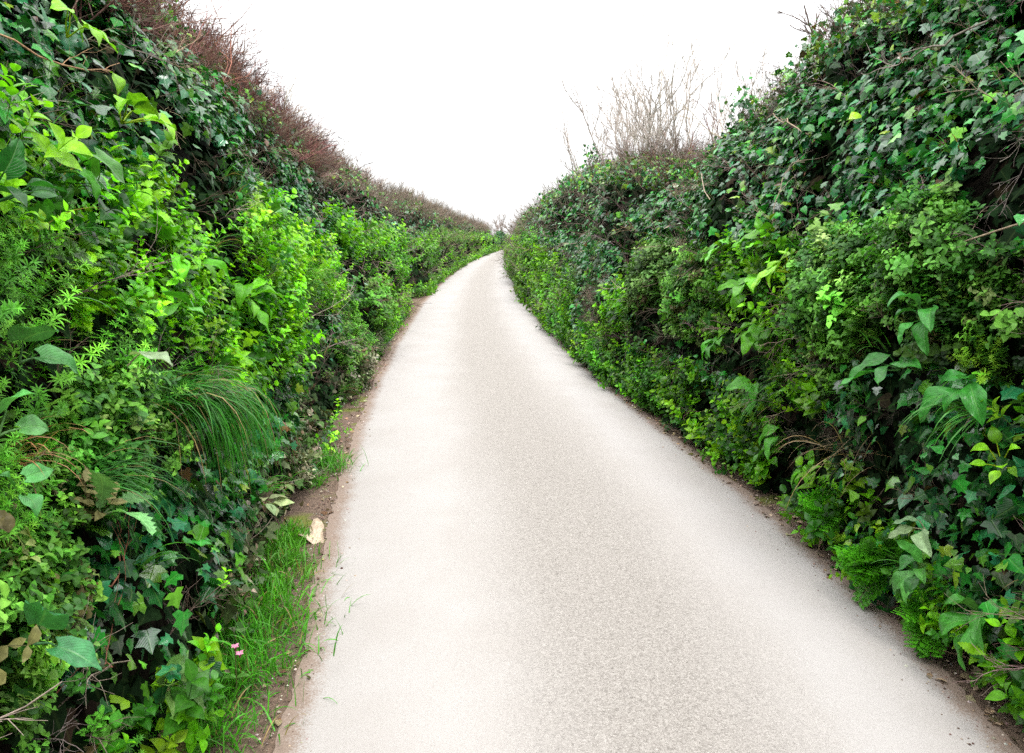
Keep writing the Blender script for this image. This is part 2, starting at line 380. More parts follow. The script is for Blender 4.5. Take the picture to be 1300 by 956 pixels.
def road_mat():
    m,nt,N,Lk = new_mat('lane_asphalt')
    out=N('ShaderNodeOutputMaterial'); bs=N('ShaderNodeBsdfPrincipled')
    uv=N('ShaderNodeUVMap'); sp=N('ShaderNodeSeparateXYZ'); Lk(uv.outputs[0],sp.inputs[0])
    tc=N('ShaderNodeTexCoord')
    def noise(scale,detail=3,rough=.6,src=tc.outputs['Object']):
        n=N('ShaderNodeTexNoise'); n.inputs['Scale'].default_value=scale; n.inputs['Detail'].default_value=detail; n.inputs['Roughness'].default_value=rough; Lk(src,n.inputs['Vector']); return n.outputs[0]
    def math_(op,a,b=None,c=None,clamp=False):
        n=N('ShaderNodeMath'); n.operation=op; n.use_clamp=clamp
        for i,q in enumerate((a,b,c)):
            if q is None: continue
            if isinstance(q,(int,float)): n.inputs[i].default_value=q
            else: Lk(q,n.inputs[i])
        return n.outputs[0]
    def ramp(x,a,b,lo=0.,hi=1.,smooth=True):
        n=N('ShaderNodeMapRange'); n.interpolation_type='SMOOTHSTEP' if smooth else 'LINEAR'
        Lk(x,n.inputs[0]); n.inputs[1].default_value=a;n.inputs[2].default_value=b;n.inputs[3].default_value=lo;n.inputs[4].default_value=hi; return n.outputs[0]
    def mix(f,a,b,mode='MIX'):
        n=N('ShaderNodeMixRGB'); n.blend_type=mode
        for i,q in enumerate((f,a,b)):
            if isinstance(q,tuple): n.inputs[i].default_value=(*q,1)
            elif isinstance(q,(int,float)): n.inputs[i].default_value=q
            else: Lk(q,n.inputs[i])
        return n.outputs[0]
    mp=N('ShaderNodeMapping'); mp.inputs['Scale'].default_value=(1,.10,1); Lk(tc.outputs['Object'],mp.inputs[0])
    streak=noise(2.2,4,.6,mp.outputs[0])
    u=math_('ADD',sp.outputs[0],math_('MULTIPLY',math_('SUBTRACT',streak,.5),.12))
    # rough middle between two polished wheel tracks
    mid=math_('MULTIPLY',ramp(u,.22,.48),ramp(u,.84,.56))
    grain=noise(280,3,.75); grain2=noise(110,4,.7); patch=noise(1.4,4)
    vor=N('ShaderNodeTexVoronoi'); vor.inputs['Scale'].default_value=210; Lk(tc.outputs['Object'],vor.inputs['Vector'])
    smooth=mix(ramp(patch,.2,.8),(.322,.302,.287),(.362,.346,.335))
    chip=mix(ramp(math_('ADD',math_('MULTIPLY',grain,.6),math_('MULTIPLY',grain2,.4)),.40,.62),(.155,.139,.124),(.375,.350,.326))
    vg=N('ShaderNodeSeparateXYZ'); Lk(vor.outputs['Color'],vg.inputs[0]); vb=N('ShaderNodeTexVoronoi'); vb.inputs['Scale'].default_value=95; Lk(tc.outputs['Object'],vb.inputs['Vector']); vbg=N('ShaderNodeSeparateXYZ'); Lk(vb.outputs['Color'],vbg.inputs[0]); chip=mix(math_('MULTIPLY',ramp(vbg.outputs[1],.72,.80),.55),chip,mix(ramp(vbg.outputs[2],.45,.55),(.09,.08,.072),(.38,.36,.335))); rough=mix(.5,chip,mix(ramp(vg.outputs[0],.0,1.),(.15,.135,.12),(.35,.325,.30)))
    sm2=mix(math_('MULTIPLY',ramp(grain,.36,.52,1,0),.6),smooth,(.215,.195,.18))
    col=mix(math_('MULTIPLY_ADD',mid,.9,.05),sm2,rough)
    right=math_('MULTIPLY',ramp(u,.72,.80),ramp(u,.92,.84))
    col=mix(math_('MULTIPLY',right,.12),col,(.34,.34,.35))
    # earth washed on to the edges
    eg=math_('MINIMUM',sp.outputs[0],math_('SUBTRACT',1.0,sp.outputs[0]))
    ed=math_('ADD',eg,math_('MULTIPLY',math_('SUBTRACT',grain2,.5),.09))
    ed=math_('ADD',ed,math_('MULTIPLY',math_('SUBTRACT',noise(9,6,.75),.5),.05))
    dirt=ramp(ed,.052,.012)
    col=mix(math_('MULTIPLY',dirt,.85),col,mix(grain2,(.10,.065,.045),(.30,.215,.165)))
    Lk(col,bs.inputs['Base Color']); bs.inputs['Roughness'].default_value=.85; bs.inputs['Specular IOR Level'].default_value=.25
    bu=N('ShaderNodeBump'); bu.inputs['Strength'].default_value=.55; bu.inputs['Distance'].default_value=.006
    Lk(math_('MULTIPLY',math_('ADD',grain,grain2),math_('MULTIPLY_ADD',mid,.8,.25)),bu.inputs['Height']); Lk(bu.outputs[0],bs.inputs['Normal'])
    Lk(bs.outputs[0],out.inputs[0]); return m

def soil_mat():
    m,nt,N,Lk = new_mat('verge_soil')
    out=N('ShaderNodeOutputMaterial'); bs=N('ShaderNodeBsdfPrincipled'); tc=N('ShaderNodeTexCoord')
    n1=N('ShaderNodeTexNoise'); n1.inputs['Scale'].default_value=45; n1.inputs['Detail'].default_value=6; n1.inputs['Roughness'].default_value=.75; Lk(tc.outputs['Object'],n1.inputs['Vector'])
    n2=N('ShaderNodeTexNoise'); n2.inputs['Scale'].default_value=3; n2.inputs['Detail'].default_value=4; Lk(tc.outputs['Object'],n2.inputs['Vector'])
    cr=N('ShaderNodeValToRGB'); Lk(n1.outputs[0],cr.inputs[0]); e=cr.color_ramp.elements
    e[0].position=.3; e[0].color=(.045,.028,.018,1); e[1].position=.72; e[1].color=(.26,.175,.125,1)
    mx=N('ShaderNodeMixRGB'); mx.blend_type='MULTIPLY'; mx.inputs[0].default_value=.6; Lk(cr.outputs[0],mx.inputs[1]); Lk(n2.outputs[0],mx.inputs[2])
    mo=N('ShaderNodeMixRGB'); mr=N('ShaderNodeMapRange'); Lk(n2.outputs[0],mr.inputs[0]); mr.inputs[1].default_value=.56; mr.inputs[2].default_value=.66; Lk(mr.outputs[0],mo.inputs[0]); Lk(cr.outputs[0],mo.inputs[1]); mo.inputs[2].default_value=(.13,.15,.02,1)
    Lk(mo.outputs[0],bs.inputs['Base Color']); bs.inputs['Roughness'].default_value=.95
    bu=N('ShaderNodeBump'); bu.inputs['Strength'].default_value=.9; bu.inputs['Distance'].default_value=.02; Lk(n1.outputs[0],bu.inputs['Height']); Lk(bu.outputs[0],bs.inputs['Normal'])
    Lk(bs.outputs[0],out.inputs[0]); return m

def field_mat():
    m,nt,N,Lk = new_mat('field_grass')
    out=N('ShaderNodeOutputMaterial'); bs=N('ShaderNodeBsdfPrincipled'); tc=N('ShaderNodeTexCoord')
    n1=N('ShaderNodeTexNoise'); n1.inputs['Scale'].default_value=.8; n1.inputs['Detail'].default_value=8; Lk(tc.outputs['Object'],n1.inputs['Vector'])
    cr=N('ShaderNodeValToRGB'); Lk(n1.outputs[0],cr.inputs[0]); e=cr.color_ramp.elements
    e[0].position=.35; e[0].color=(.03,.06,.015,1); e[1].position=.7; e[1].color=(.08,.14,.03,1)
    Lk(cr.outputs[0],bs.inputs['Base Color']); bs.inputs['Roughness'].default_value=.95; Lk(bs.outputs[0],out.inputs[0]); return m

# ------------------------------------------------------------------ the setting: ground, lane, verge soil
def ribbon(name, ya, xa, xb, z, mat, nu=9):
    u=np.linspace(0,1,nu); X=xa[:,None]*(1-u)+xb[:,None]*u; Y=np.repeat(ya[:,None],nu,1); Z=np.broadcast_to(z,X.shape) if np.ndim(z)<2 else z
    v=np.stack([X,Y,Z],-1).reshape(-1,3); uv=np.stack([np.broadcast_to(u,X.shape),Y],-1).reshape(-1,2)
    i,k=np.meshgrid(np.arange(len(ya)-1),np.arange(nu-1),indexing='ij'); a=(i*nu+k).ravel()
    t=np.concatenate([np.stack([a,a+1,a+nu+1],1),np.stack([a,a+nu+1,a+nu],1)])
    return make(name,[(v,t,uv,np.ones((len(v),3))*.5)],mat)

ya=np.concatenate([np.arange(-8,0,.4),np.arange(0,12,.03),np.arange(12,40,.15),np.arange(40,108.1,1.0)])
jl=.05*(vnoise(ya*2.2,.5,0,3)-.5)+.03*(vnoise(ya*9,.5,0,4)-.5)+.015*(vnoise(ya*30,.5,0,6)-.5)
jr=.05*(vnoise(ya*2.2,8.5,0,3)-.5)+.03*(vnoise(ya*9,8.5,0,4)-.5)+.015*(vnoise(ya*30,8.5,0,6)-.5)
xl=tab(LEFT_EDGE,ya)+jl; xr=tab(RIGHT_EDGE,ya)+jr
u9=np.linspace(0,1,9); crown=.035*(1-(2*u9-1)**2)[None,:]+.004+0*ya[:,None]
road=tag(ribbon('road',ya,xl,xr,crown,road_mat()),kind='structure')
soil=soil_mat()
tag(ribbon('verge_soil',ya,base_x(-1,ya)-.5,xl+.12,np.zeros((len(ya),9)),soil),kind='structure')
tag(ribbon('verge_soil',ya,xr-.12,base_x(1,ya)+.5,np.zeros((len(ya),9)),soil),kind='structure')
g=700.0
gv=np.array([[-g,-g,-.012],[g,-g,-.012],[g,g,-.012],[-g,g,-.012]])
tag(make('ground',[(gv,np.array([[0,1,2],[0,2,3]]),gv[:,:2]*.01,np.ones((4,3))*.3)],field_mat()),kind='structure')

# ------------------------------------------------------------------ scatter over the banks
def sample(side, n0, y0, y1, t0, t1, r, near=8.0, pw=.54, cap=3.2):
    ys=np.linspace(y0,y1,1500); k=np.minimum(np.maximum(1,np.abs(ys)/near)**pw,cap)
    dens=n0/k**2*np.where(ys<1.0,.35,1.0)*3.15*(t1-t0)
    cum=np.concatenate([[0],np.cumsum((dens[1:]+dens[:-1])/2*np.diff(ys))])
    N=int(cum[-1]); q=r.uniform(0,cum[-1],N)
    Y=np.interp(q,cum,ys); T=r.uniform(t0,t1,N)
    m=np.minimum(np.maximum(1,np.abs(Y)/near)**pw,cap)
    return Y,T,m

# what grows where: (kind, centre y, centre t, reach along the lane, reach up the face, strength)
KINDS=['ivy','herb','nettle','cleaver','weed','dusty','bare']
ZONES={-1:[('ivy',4.2,.62,2.4,.13,1.4),('ivy',7.5,.68,3.2,.15,1.5),('ivy',2.4,.60,.7,.12,1.0),('ivy',2.2,.15,.55,.05,1.3),('ivy',3.1,.17,.7,.06,1.4),('ivy',6.9,.19,1.3,.06,1.3),('ivy',4.6,.12,.8,.06,1.0),
           ('ivy',14,.72,5,.14,1.2),('ivy',28,.75,12,.13,.9),('ivy',9.4,.42,.7,.12,.9),
           ('nettle',3.1,.40,.55,.10,1.5),('nettle',5.7,.38,1.6,.12,1.8),('nettle',8.2,.36,1.6,.12,1.5),('nettle',4.6,.30,1.3,.09,1.4),('herb',3.4,.30,.6,.06,1.1),
           ('herb',2.1,.43,.35,.06,1.0),('ivy',2.9,.52,.5,.06,.8),('cleaver',1.8,.36,.45,.10,1.4),('cleaver',2.4,.28,.4,.05,1.2),('weed',2.0,.27,.5,.05,1.3),('weed',1.6,.19,.35,.07,1.3),('cleaver',1.7,.25,.3,.03,1.0),
           ('dusty',4.0,.07,1.3,.06,1.5),('dusty',5.6,.10,1.0,.06,1.1),('dusty',9.5,.05,3.5,.06,1.1),('weed',2.6,.22,.4,.03,1.0),('weed',8.8,.14,1.8,.07,1.0),
           ('herb',11.5,.42,2.0,.16,1.3),('nettle',14.5,.38,2.6,.18,1.4),('herb',18,.30,2.5,.2,1.1),('nettle',30,.30,6,.20,.9),('herb',45,.25,12,.18,.8),('nettle',70,.25,18,.2,.8),('weed',38,.45,12,.14,1.1),('weed',65,.5,25,.14,1.0),('dusty',50,.62,30,.14,.8)],
       1:[('ivy',4,.62,3,.22,1.6),('ivy',8,.65,3.5,.22,1.6),('ivy',14,.62,5,.22,1.5),('ivy',22,.62,6,.2,1.1),('ivy',3.1,.19,.6,.06,1.1),('ivy',2.7,.12,.35,.05,1.0),
          ('weed',4.0,.32,.5,.08,1.5),('weed',3.3,.37,.4,.08,1.5),('weed',6.7,.30,.7,.09,1.4),('weed',7.9,.34,.9,.1,1.2),('ivy',5.9,.17,.8,.05,.9),('ivy',7.2,.20,.8,.06,.7),
          ('herb',5.2,.33,.75,.09,1.7),('herb',5.3,.22,.6,.05,1.3),('herb',8.8,.27,.6,.08,1.4),('herb',5.2,.06,1.3,.07,1.6),('herb',7.5,.06,1.5,.07,.8),('ivy',6.3,.10,.6,.05,.8),('nettle',10,.08,2.2,.09,.7),('herb',13,.10,2,.1,.6),('ivy',11.5,.12,1.6,.08,.7),
          ('bare',9.6,.20,.6,.10,.9),('bare',3.9,.15,.5,.05,1.0),('bare',6.6,.14,.6,.04,.8),('dusty',10.8,.30,1.0,.12,.9),('weed',12.5,.26,1.2,.1,1.0),('nettle',20,.22,5,.16,.9),('herb',32,.3,8,.22,.9),('weed',50,.5,18,.3,1.1),('nettle',60,.25,20,.2,.8),('weed',26,.12,6,.14,1.1)]}

def kind_of(side,Y,T,r):
    F=[]
    for i,k in enumerate(KINDS):
        base={'ivy':.42+.60*np.clip((T-.45)*4,0,1),'herb':.40,'nettle':.36,'weed':.42,'cleaver':.12,'dusty':.05,'bare':.10}[k]
        f=base+.75*(vnoise(Y*1.1/np.maximum(1,Y/12),T*6,i*7.3,50+i)-.5)+.35*(vnoise(Y*4,T*18,i*3.1,70+i)-.5)
        for z in ZONES[side]:
            if z[0]==k: f=f+z[5]*np.exp(-(((Y-z[1])/z[3])**2+((T-z[2])/z[4])**2))
        if k not in('ivy','bare','dusty'): f=f-1.2*np.clip((T-.78)*6,0,1)
        F.append(f+r.normal(0,.10,Y.shape))
    return np.argmax(np.array(F),0)

def pal(r, cols, w, N, v=.35):
    cols=np.array(cols); i=r.choice(len(cols),N,p=np.array(w)/sum(w))
    c=cols[i]*np.clip(np.exp(r.normal(0,v,N)),.3,1.6)[:,None]
    return np.clip(c*(1+r.normal(0,.08,(N,3))),.002,.85)

IVY=[(.006,.048,.010),(.016,.155,.016),(.014,.115,.040),(.07,.22,.014),(.14,.24,.014),(.10,.05,.02)]
IVYW=[4,5,2.5,1.4,.25,.12]
HERB=[(.105,.330,.006),(.180,.465,.008),(.025,.125,.006),(.20,.45,.012)]; HERBW=[4,2.6,4,.5]
NET=[(.120,.370,.006),(.195,.490,.008),(.21,.46,.012),(.028,.140,.006)]; NETW=[4,2.8,.6,4]
WEED=[(.085,.250,.022),(.140,.340,.040),(.028,.105,.012),(.15,.24,.06),(.10,.09,.035)]; WEEDW=[4,3,3,1,.7]
CLV=[(.10,.34,.02),(.15,.42,.03),(.05,.18,.012)]; CLVW=[3,3,2]
DUST=[(.20,.20,.13),(.10,.14,.06),(.30,.27,.20),(.06,.12,.03),(.16,.11,.07)]; DUSTW=[2,3,1.2,3,1.4]
TW=[(.20,.145,.12),(.27,.21,.175),(.11,.08,.06),(.32,.26,.19)]; TWW=[4,3,3,1]

def split(shapes,P,R,S,Cc,r):
    i=r.integers(0,len(shapes),len(P)); return [inst(shapes[k],P[i==k],R[i==k],S[i==k],Cc[i==k]) for k in range(len(shapes)) if (i==k).any()]

def flat_leaves(side,Y,T,m,size,d0,d1,r,near_sh,far_sh,palette,w,v=.5,down=1.0,face=.5,cut=13):
    N=len(Y); n=bank_normal(side,Y,np.clip(T,0,1.5)); P=bank(side,Y,T,0)+n*r.uniform(d0,d1,N)[:,None]*np.sqrt(m)[:,None]
    z=unit(n+np.array([0,0,.45])+r.normal(0,face,(N,3))); y=np.array([0,0,-down])+r.normal(0,.65,(N,3))
    R=frame_z(z,y); S=size*m*np.clip(np.exp(r.normal(0,.36,N)),.45,1.55); K=pal(r,palette,w,N,v)
    P[:,2]=np.maximum(P[:,2],.02)
    c=Y<cut; out=[]
    if c.any(): out+=split(near_sh,P[c],R[c],S[c],K[c],r)
    if (~c).any(): out+=split(far_sh,P[~c],R[~c],S[~c],K[~c],r)
    return out

def sprigs(side,Y,T,m,size,d0,d1,r,near_sh,far_sh,palette,w,v=.45,up=.8,outw=.6,cut=11):
    N=len(Y); n=bank_normal(side,Y,np.clip(T,0,1.5)); P=bank(side,Y,T,0)+n*r.uniform(d0,d1,N)[:,None]
    y=unit(n*outw+np.array([0,0,up])+r.normal(0,.42,(N,3))); R=frame(y,r.normal(0,1,(N,3)))
    S=size*m*np.exp(r.normal(0,.28,N)); K=pal(r,palette,w,N,v); P[:,2]=np.maximum(P[:,2],.01)
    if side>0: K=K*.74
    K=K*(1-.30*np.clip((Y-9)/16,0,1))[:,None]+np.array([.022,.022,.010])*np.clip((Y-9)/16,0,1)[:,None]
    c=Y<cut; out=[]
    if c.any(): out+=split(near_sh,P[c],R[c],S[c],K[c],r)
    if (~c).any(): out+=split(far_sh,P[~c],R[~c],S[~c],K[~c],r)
    return out

twigs=[to_shape(twig_chunks(np.random.default_rng(200+i),(0,0,0),(0,1,0),1.,.009,2,.16,0.0,4)) for i in range(7)]
twigs_far=[to_shape(twig_chunks(np.random.default_rng(300+i),(0,0,0),(0,1,0),1.,.012,1,.16,0.0,5)) for i in range(5)]

def hedge(side,label):
    r=np.random.default_rng(100+side)
    root=thing('hedge_bank',label,'hedge',(float(base_x(side,6.0)),6.0,0))
    L=np.array(root.location)
    # earth bank behind the leaves, coloured near black for the shade in the gaps
    ys=np.concatenate([np.arange(-6,0,.4),np.arange(0,12,.06),np.arange(12,40,.25),np.arange(40,96.1,1.0)]); ts=np.concatenate([np.arange(-.03,1.2,.02),np.arange(1.2,2.01,.1)])
    YY,TT=np.meshgrid(ys,ts,indexing='ij'); P=bank(side,YY,TT,-.11); nt=len(ts)
    i,k=np.meshgrid(np.arange(len(ys)-1),np.arange(nt-1),indexing='ij'); a=(i*nt+k).ravel()
    t=np.concatenate([np.stack([a,a+1,a+nt+1],1),np.stack([a,a+nt+1,a+nt],1)])
    if side>0: pass
    else: t=t[:,::-1]
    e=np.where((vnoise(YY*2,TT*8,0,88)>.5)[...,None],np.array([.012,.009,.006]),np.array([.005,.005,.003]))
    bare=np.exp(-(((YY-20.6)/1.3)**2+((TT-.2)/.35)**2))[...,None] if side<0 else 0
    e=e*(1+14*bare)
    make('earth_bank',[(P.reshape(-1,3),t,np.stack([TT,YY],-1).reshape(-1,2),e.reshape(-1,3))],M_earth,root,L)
    # under-layer of ivy, the shade of the gaps put into its near-black colours
    Y,T,m=sample(side,430,-4,95,0.0,1.25,r)
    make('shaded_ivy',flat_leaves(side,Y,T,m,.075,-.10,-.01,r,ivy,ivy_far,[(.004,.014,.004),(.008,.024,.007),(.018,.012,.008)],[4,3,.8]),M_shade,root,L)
    ch={k:[] for k in KINDS}
    for kname,n0 in (('ivy',1180),('herb',420),('nettle',320),('cleaver',850),('weed',760),('dusty',900),('bare',260)):
        Y,T,m=sample(side,n0,-4,95,0.0,1.02 if kname!='ivy' else 1.18,r)
        keep=kind_of(side,Y,T,r)==KINDS.index(kname)
        hole=vnoise(Y*2.3/np.maximum(1,Y/10),T*9,0,95+side)
        keep&=(r.random(len(Y))<np.clip((hole-.37)*6,np.where(Y<2.2,.3,.05),1))
        if side<0: keep&=~((np.abs(Y-20.6)<.75)&(T<.5+.1*np.sin(Y*9))&(r.random(len(Y))<.93))
        Y,T,m=Y[keep],T[keep],m[keep]
        far=(Y>11)
        if kname=='ivy': ch[kname]=flat_leaves(side,Y,T,m,.050,.0,.13,r,ivy,ivy_far,IVY,IVYW)
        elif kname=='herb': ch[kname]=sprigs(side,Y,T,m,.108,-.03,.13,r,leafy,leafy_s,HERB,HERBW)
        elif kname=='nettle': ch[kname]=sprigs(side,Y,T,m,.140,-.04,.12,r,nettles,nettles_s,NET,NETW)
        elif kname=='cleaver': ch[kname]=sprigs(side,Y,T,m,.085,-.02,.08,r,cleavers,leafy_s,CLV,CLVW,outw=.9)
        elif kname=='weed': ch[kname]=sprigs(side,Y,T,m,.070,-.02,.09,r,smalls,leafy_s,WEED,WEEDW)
        elif kname=='dusty': ch[kname]=flat_leaves(side,Y,T,m,.045,-.02,.10,r,ovate+ivy[:3],ivy_far,DUST,DUSTW,face=.8)
        elif kname=='bare': ch[kname]=sprigs(side,Y,T,m,.16,-.05,.05,r,twigs,twigs_far,TW,TWW,up=.2,outw=.7)
    for kname,pn,mt in (('ivy','ivy_leaves',M_ivy),('herb','green_herb_leaves',M_herb),('nettle','nettle_leaves',M_herb),('cleaver','cleaver_leaves',M_weed),('weed','small_weed_leaves',M_weed),('dusty','dusty_leaves',M_dusty),('bare','bare_twigs',M_twig)):
        if ch[kname] and not (side<0 and kname=='bare'): make(pn,ch[kname],mt,root,L)
    # grass blades caught between the leaves
    gch=[]
    Y,T,m=sample(side,5,1.2,60,.03,.55,r)
    for y,t,mm in zip(Y,T,m):
        n=bank_normal(side,y,t); p=bank(side,y,t,.02)
        gch+=tuft_chunks(r,p,int(14 if y<12 else 7),.22*mm**.7,.025,.35,n*.7+np.array([0,0,.6]),(.045,.20,.012),.003*mm)
    make('grass_blades',gch,M_grass,root,L)
    # dead twigs and stems in the face
    Y,T,m=sample(side,22 if side>0 else 14,1.0,60,.05,1.05,r)
    make('dead_twigs',sprigs(side,Y,T,m,.24,-.05,.06,r,twigs,twigs_far,TW,TWW,up=.25,outw=.45),M_twig,root,L)
    # fringe of bare twigs along the top
    if side<0: Y,T,m=sample(side,300,3.6,95,.74,1.14,r,near=9)
    else: Y,T,m=sample(side,130,3.0,95,.88,1.2,r,near=9)
    if side<0:
        lo=.93-.19*np.exp(-((Y-7)/3.5)**2)+.10*(vnoise(Y*1.3,4.,0,61)-.5)-.10*np.exp(-((Y-26)/14)**2)-.2*np.clip((Y-40)/40,0,1)
        q=(T>lo-.08)|(r.random(len(Y))<.15); Y,T,m=Y[q],T[q],m[q]
    dark=[(.14,.062,.052),(.20,.098,.080),(.07,.034,.028),(.28,.18,.14)]; nr=(Y<12+r.normal(0,3,len(Y)))&((side<0)|(r.random(len(Y))<.35))
    fr=[]
    for sel,pl in ((nr,dark),(~nr,TW)):
        bump=1+.5*(vnoise(Y[sel]*1.9,6.,0,62)-.4)
        fr+=sprigs(side,Y[sel],T[sel],m[sel]*bump*np.where(Y[sel]>13,.8,1.25),.25 if side<0 else .22,-.08,.05,r,twigs,twigs_far,pl,TWW,up=.9,outw=.35,cut=14)
    make('twig_fringe',fr,M_twig,root,L)
    Y,T,m=sample(side,330 if side<0 else 480,3,95,.82 if side<0 else .84,1.15,r)
    make('top_leaves',flat_leaves(side,Y,T,m,.042,.02,.26,r,ivy+ovate,ivy_far,IVY[1:],[3,2,3,2,.6],face=.9),M_ivy,root,L)
    return root

hedge(-1,'long sloping hedge bank on the left of the lane, topped with brown bare twigs')
hedge(1,'tall dark ivy covered hedge bank on the right of the lane')

# ------------------------------------------------------------------ single plants and small things
pr=np.random.default_rng(77)
def spot(side,y,t,d=0.0):
    return bank(side,y,t,0)+bank_normal(side,y,t)*d, bank_normal(side,y,t)

G_LIME=(.18,.45,.010); G_BRIGHT=(.09,.33,.008); G_MID=(.050,.22,.014); G_DEEP=(.016,.115,.016); G_BLUE=(.06,.22,.055); G_PALE=(.16,.27,.12)

def broad_plant(name,cat,label,side,y,t,n=5,L=.12,shapes=heart,col=G_MID,stem=.10,d=.05,droop=.4,fan=.9,tilt=.5,group=None,lean=(0,0,0),mat=None):
    p,nn=spot(side,y,t,d+.05); root=thing(name,label,cat,p,group)
    ax=unit(nn*.8+np.array([0,0,.55])+np.array(lean)); e1=unit(np.cross(ax,[0,0,1.0])); e2=np.cross(ax,e1)
    a0=pr.uniform(0,6.28)
    stalks=[]
    for k in range(n):
        a=a0+k*2.4; rr=fan*(.35+.65*((k+.5)/n)**.5) if n>1 else .25
        dirn=unit(ax+rr*(math.cos(a)*e1+math.sin(a)*e2))
        ln=stem*pr.uniform(.6,1.15); pts=crooked(pr,(0,0,0),dirn,ln,4,.1)
        stalks.append(tube(pts,np.linspace(.0035,.002,5),4,np.array(col)*np.array([1.5,.9,1.2])))
        tip=unit(dirn+np.array([0,0,-droop*pr.uniform(.5,1.5)])+pr.normal(0,.15,3)); z=unit(nn*tilt+np.array([0,0,.75])+pr.normal(0,.22,3))
        sh=shapes[int(pr.integers(len(shapes)))]; s=L*pr.uniform(.6,1.12)
        c=np.array(col)*math.exp(pr.normal(0,.22))*(1+pr.normal(0,.06,3))
        make('leaf',[inst(sh,[pts[-1]],frame([tip],[z]),s,[c])],mat or M_broad,root)
    make('leaf_stalks',stalks,M_weed,root)
    return root

def shoot_clump(name,cat,label,side,y,t,n=40,ry=.25,rt=.15,out=.12,shapes=leafy,size=.10,pal_=(HERB,HERBW),mat=None,d=.02,up=.8,stems=True,group=None,outw=.6):
    """a clump of many leafy shoots bulging from the bank"""
    p,nn=spot(side,y,t,0); root=thing(name,label,cat,p,group); r=pr
    a=r.uniform(0,6.28,n); q=np.sqrt(r.uniform(0,1,n)); yy=y+ry*q*np.cos(a); tt=np.clip(t+rt*q*np.sin(a),.01,1.15)
    NN=bank_normal(side,yy,tt); P=bank(side,yy,tt,0)+NN*(d+.02+.62*out*np.sqrt(1-q*q*.95)*r.uniform(.45,1,n))[:,None]-p
    ydir=unit(NN*outw+np.array([0,0,up])+r.normal(0,.4,(n,3))); S=size*np.exp(r.normal(0,.22,n))
    make('leaves',split(shapes,P,frame(ydir,r.normal(0,1,(n,3))),S,pal(r,pal_[0],pal_[1],n,.28),r),mat or M_herb,root)
    return root

def tussock(name,label,side,y,t,n=160,L=.3,spread=.03,droop=.4,col=(.04,.20,.012),w=.0025,d=.02,up=.6,outw=.7,jit=.28,group=None,ground=False,lean=(0,0,0),cat='grass'):
    p,nn=spot(side,y,t,d)
    if ground: p=np.array([p[0],p[1],0.0]); nn=np.array([0,0,1.0])
    o=make(name,tuft_chunks(pr,np.zeros(3),n,L,spread,droop,nn*outw+np.array([0,0,up])+np.array(lean),col,w,6,jit),M_grass)
    o.location=[float(a) for a in p]
    return tag(o,label,cat,group)

# --- left bank, from the near edge inward
def B(*a,**k): return broad_plant(*a,**k)
B('broad_leaved_plant','plant','bright lime broad leaves standing out high on the left hedge near its top corner',-1,2.86,.62,n=4,L=.13,shapes=dock[:2]+heart[:1],col=G_LIME,stem=.10,d=.07,droop=.8)
B('broad_leaved_plant','plant','tall spray of long glossy lime leaves against the dark ivy on the left hedge',-1,3.2,.555,n=8,L=.155,shapes=dock[:3],col=G_LIME,stem=.14,d=.09,droop=.5,fan=1.0)
B('broad_leaved_plant','plant','drooping dull green leaves on a stalk below the lime spray on the left hedge',-1,2.25,.455,n=4,L=.12,shapes=heart,col=G_MID,d=.06,droop=1.0)
B('broad_leaved_plant','plant','dark green wrinkled leaves at the left frame edge above the cleavers',-1,1.80,.425,n=4,L=.10,shapes=heart,col=G_DEEP,d=.05,droop=.6)
B('heart_leaved_plant','plant','grey green heart shaped leaf lying among cleavers low on the left hedge',-1,1.78,.335,n=2,L=.115,shapes=heart,col=G_BLUE,stem=.06,d=.08,droop=.5)
B('heart_leaved_plant','plant','big pale shiny leaf curling at the left frame edge beside dry straw blades',-1,1.66,.300,n=2,L=.10,shapes=heart,col=(.10,.34,.09),stem=.06,d=.09,droop=.3)
B('heart_leaved_plant','plant','pair of rounded pale leaves at the left frame edge below the dry straw',-1,1.64,.258,n=3,L=.08,shapes=heart,col=G_BLUE,stem=.06,d=.08,droop=.6)
B('heart_leaved_plant','plant','large smooth blue green leaf in the bottom left corner',-1,1.50,.185,n=2,L=.12,shapes=heart,col=(.05,.24,.07),stem=.06,d=.08,droop=.5)
B('nettle_plant','plant','tall nettle with long toothed leaves just above the hanging grass on the left hedge',-1,3.1,.375,n=9,L=.14,shapes=[nettle_leaf,dock[1]],col=G_BRIGHT,stem=.12,d=.08,droop=.6,fan=1.0,mat=M_herb)
B('nettle_plant','plant','vivid green nettle with yellowing tip at the edge of the dark ivy on the left',-1,3.05,.425,n=7,L=.12,shapes=[nettle_leaf],col=G_LIME,stem=.10,d=.06,droop=.5,mat=M_herb)
B('broad_leaved_plant','plant','two wide crinkled green leaves directly over the hanging grass tussock',-1,2.78,.315,n=4,L=.14,shapes=heart+dock[:1],col=G_MID,stem=.09,d=.09,droop=.7)
B('heart_leaved_plant','plant','single pale arrow shaped leaf left of the hanging grass tussock',-1,2.28,.298,n=1,L=.12,shapes=heart[:1],col=G_PALE,stem=.06,d=.11,droop=1.0)
B('dock_plant','plant','dock with long wavy leaves among bright nettles midway along the left hedge',-1,4.2,.335,n=7,L=.19,shapes=dock,col=G_BRIGHT,stem=.10,d=.06,droop=.8)
B('dock_plant','plant','dock with shiny folded leaves under the dark ivy on the left hedge',-1,4.7,.42,n=6,L=.18,shapes=dock,col=G_MID,stem=.10,d=.06,droop=.8)
B('thistle_plant','thistle','grey green jagged thistle leaves beside thin dark grass low on the left hedge',-1,1.98,.215,n=3,L=.19,shapes=[jagged],col=(.12,.30,.10),stem=.04,d=.09,droop=.4,mat=M_broad)
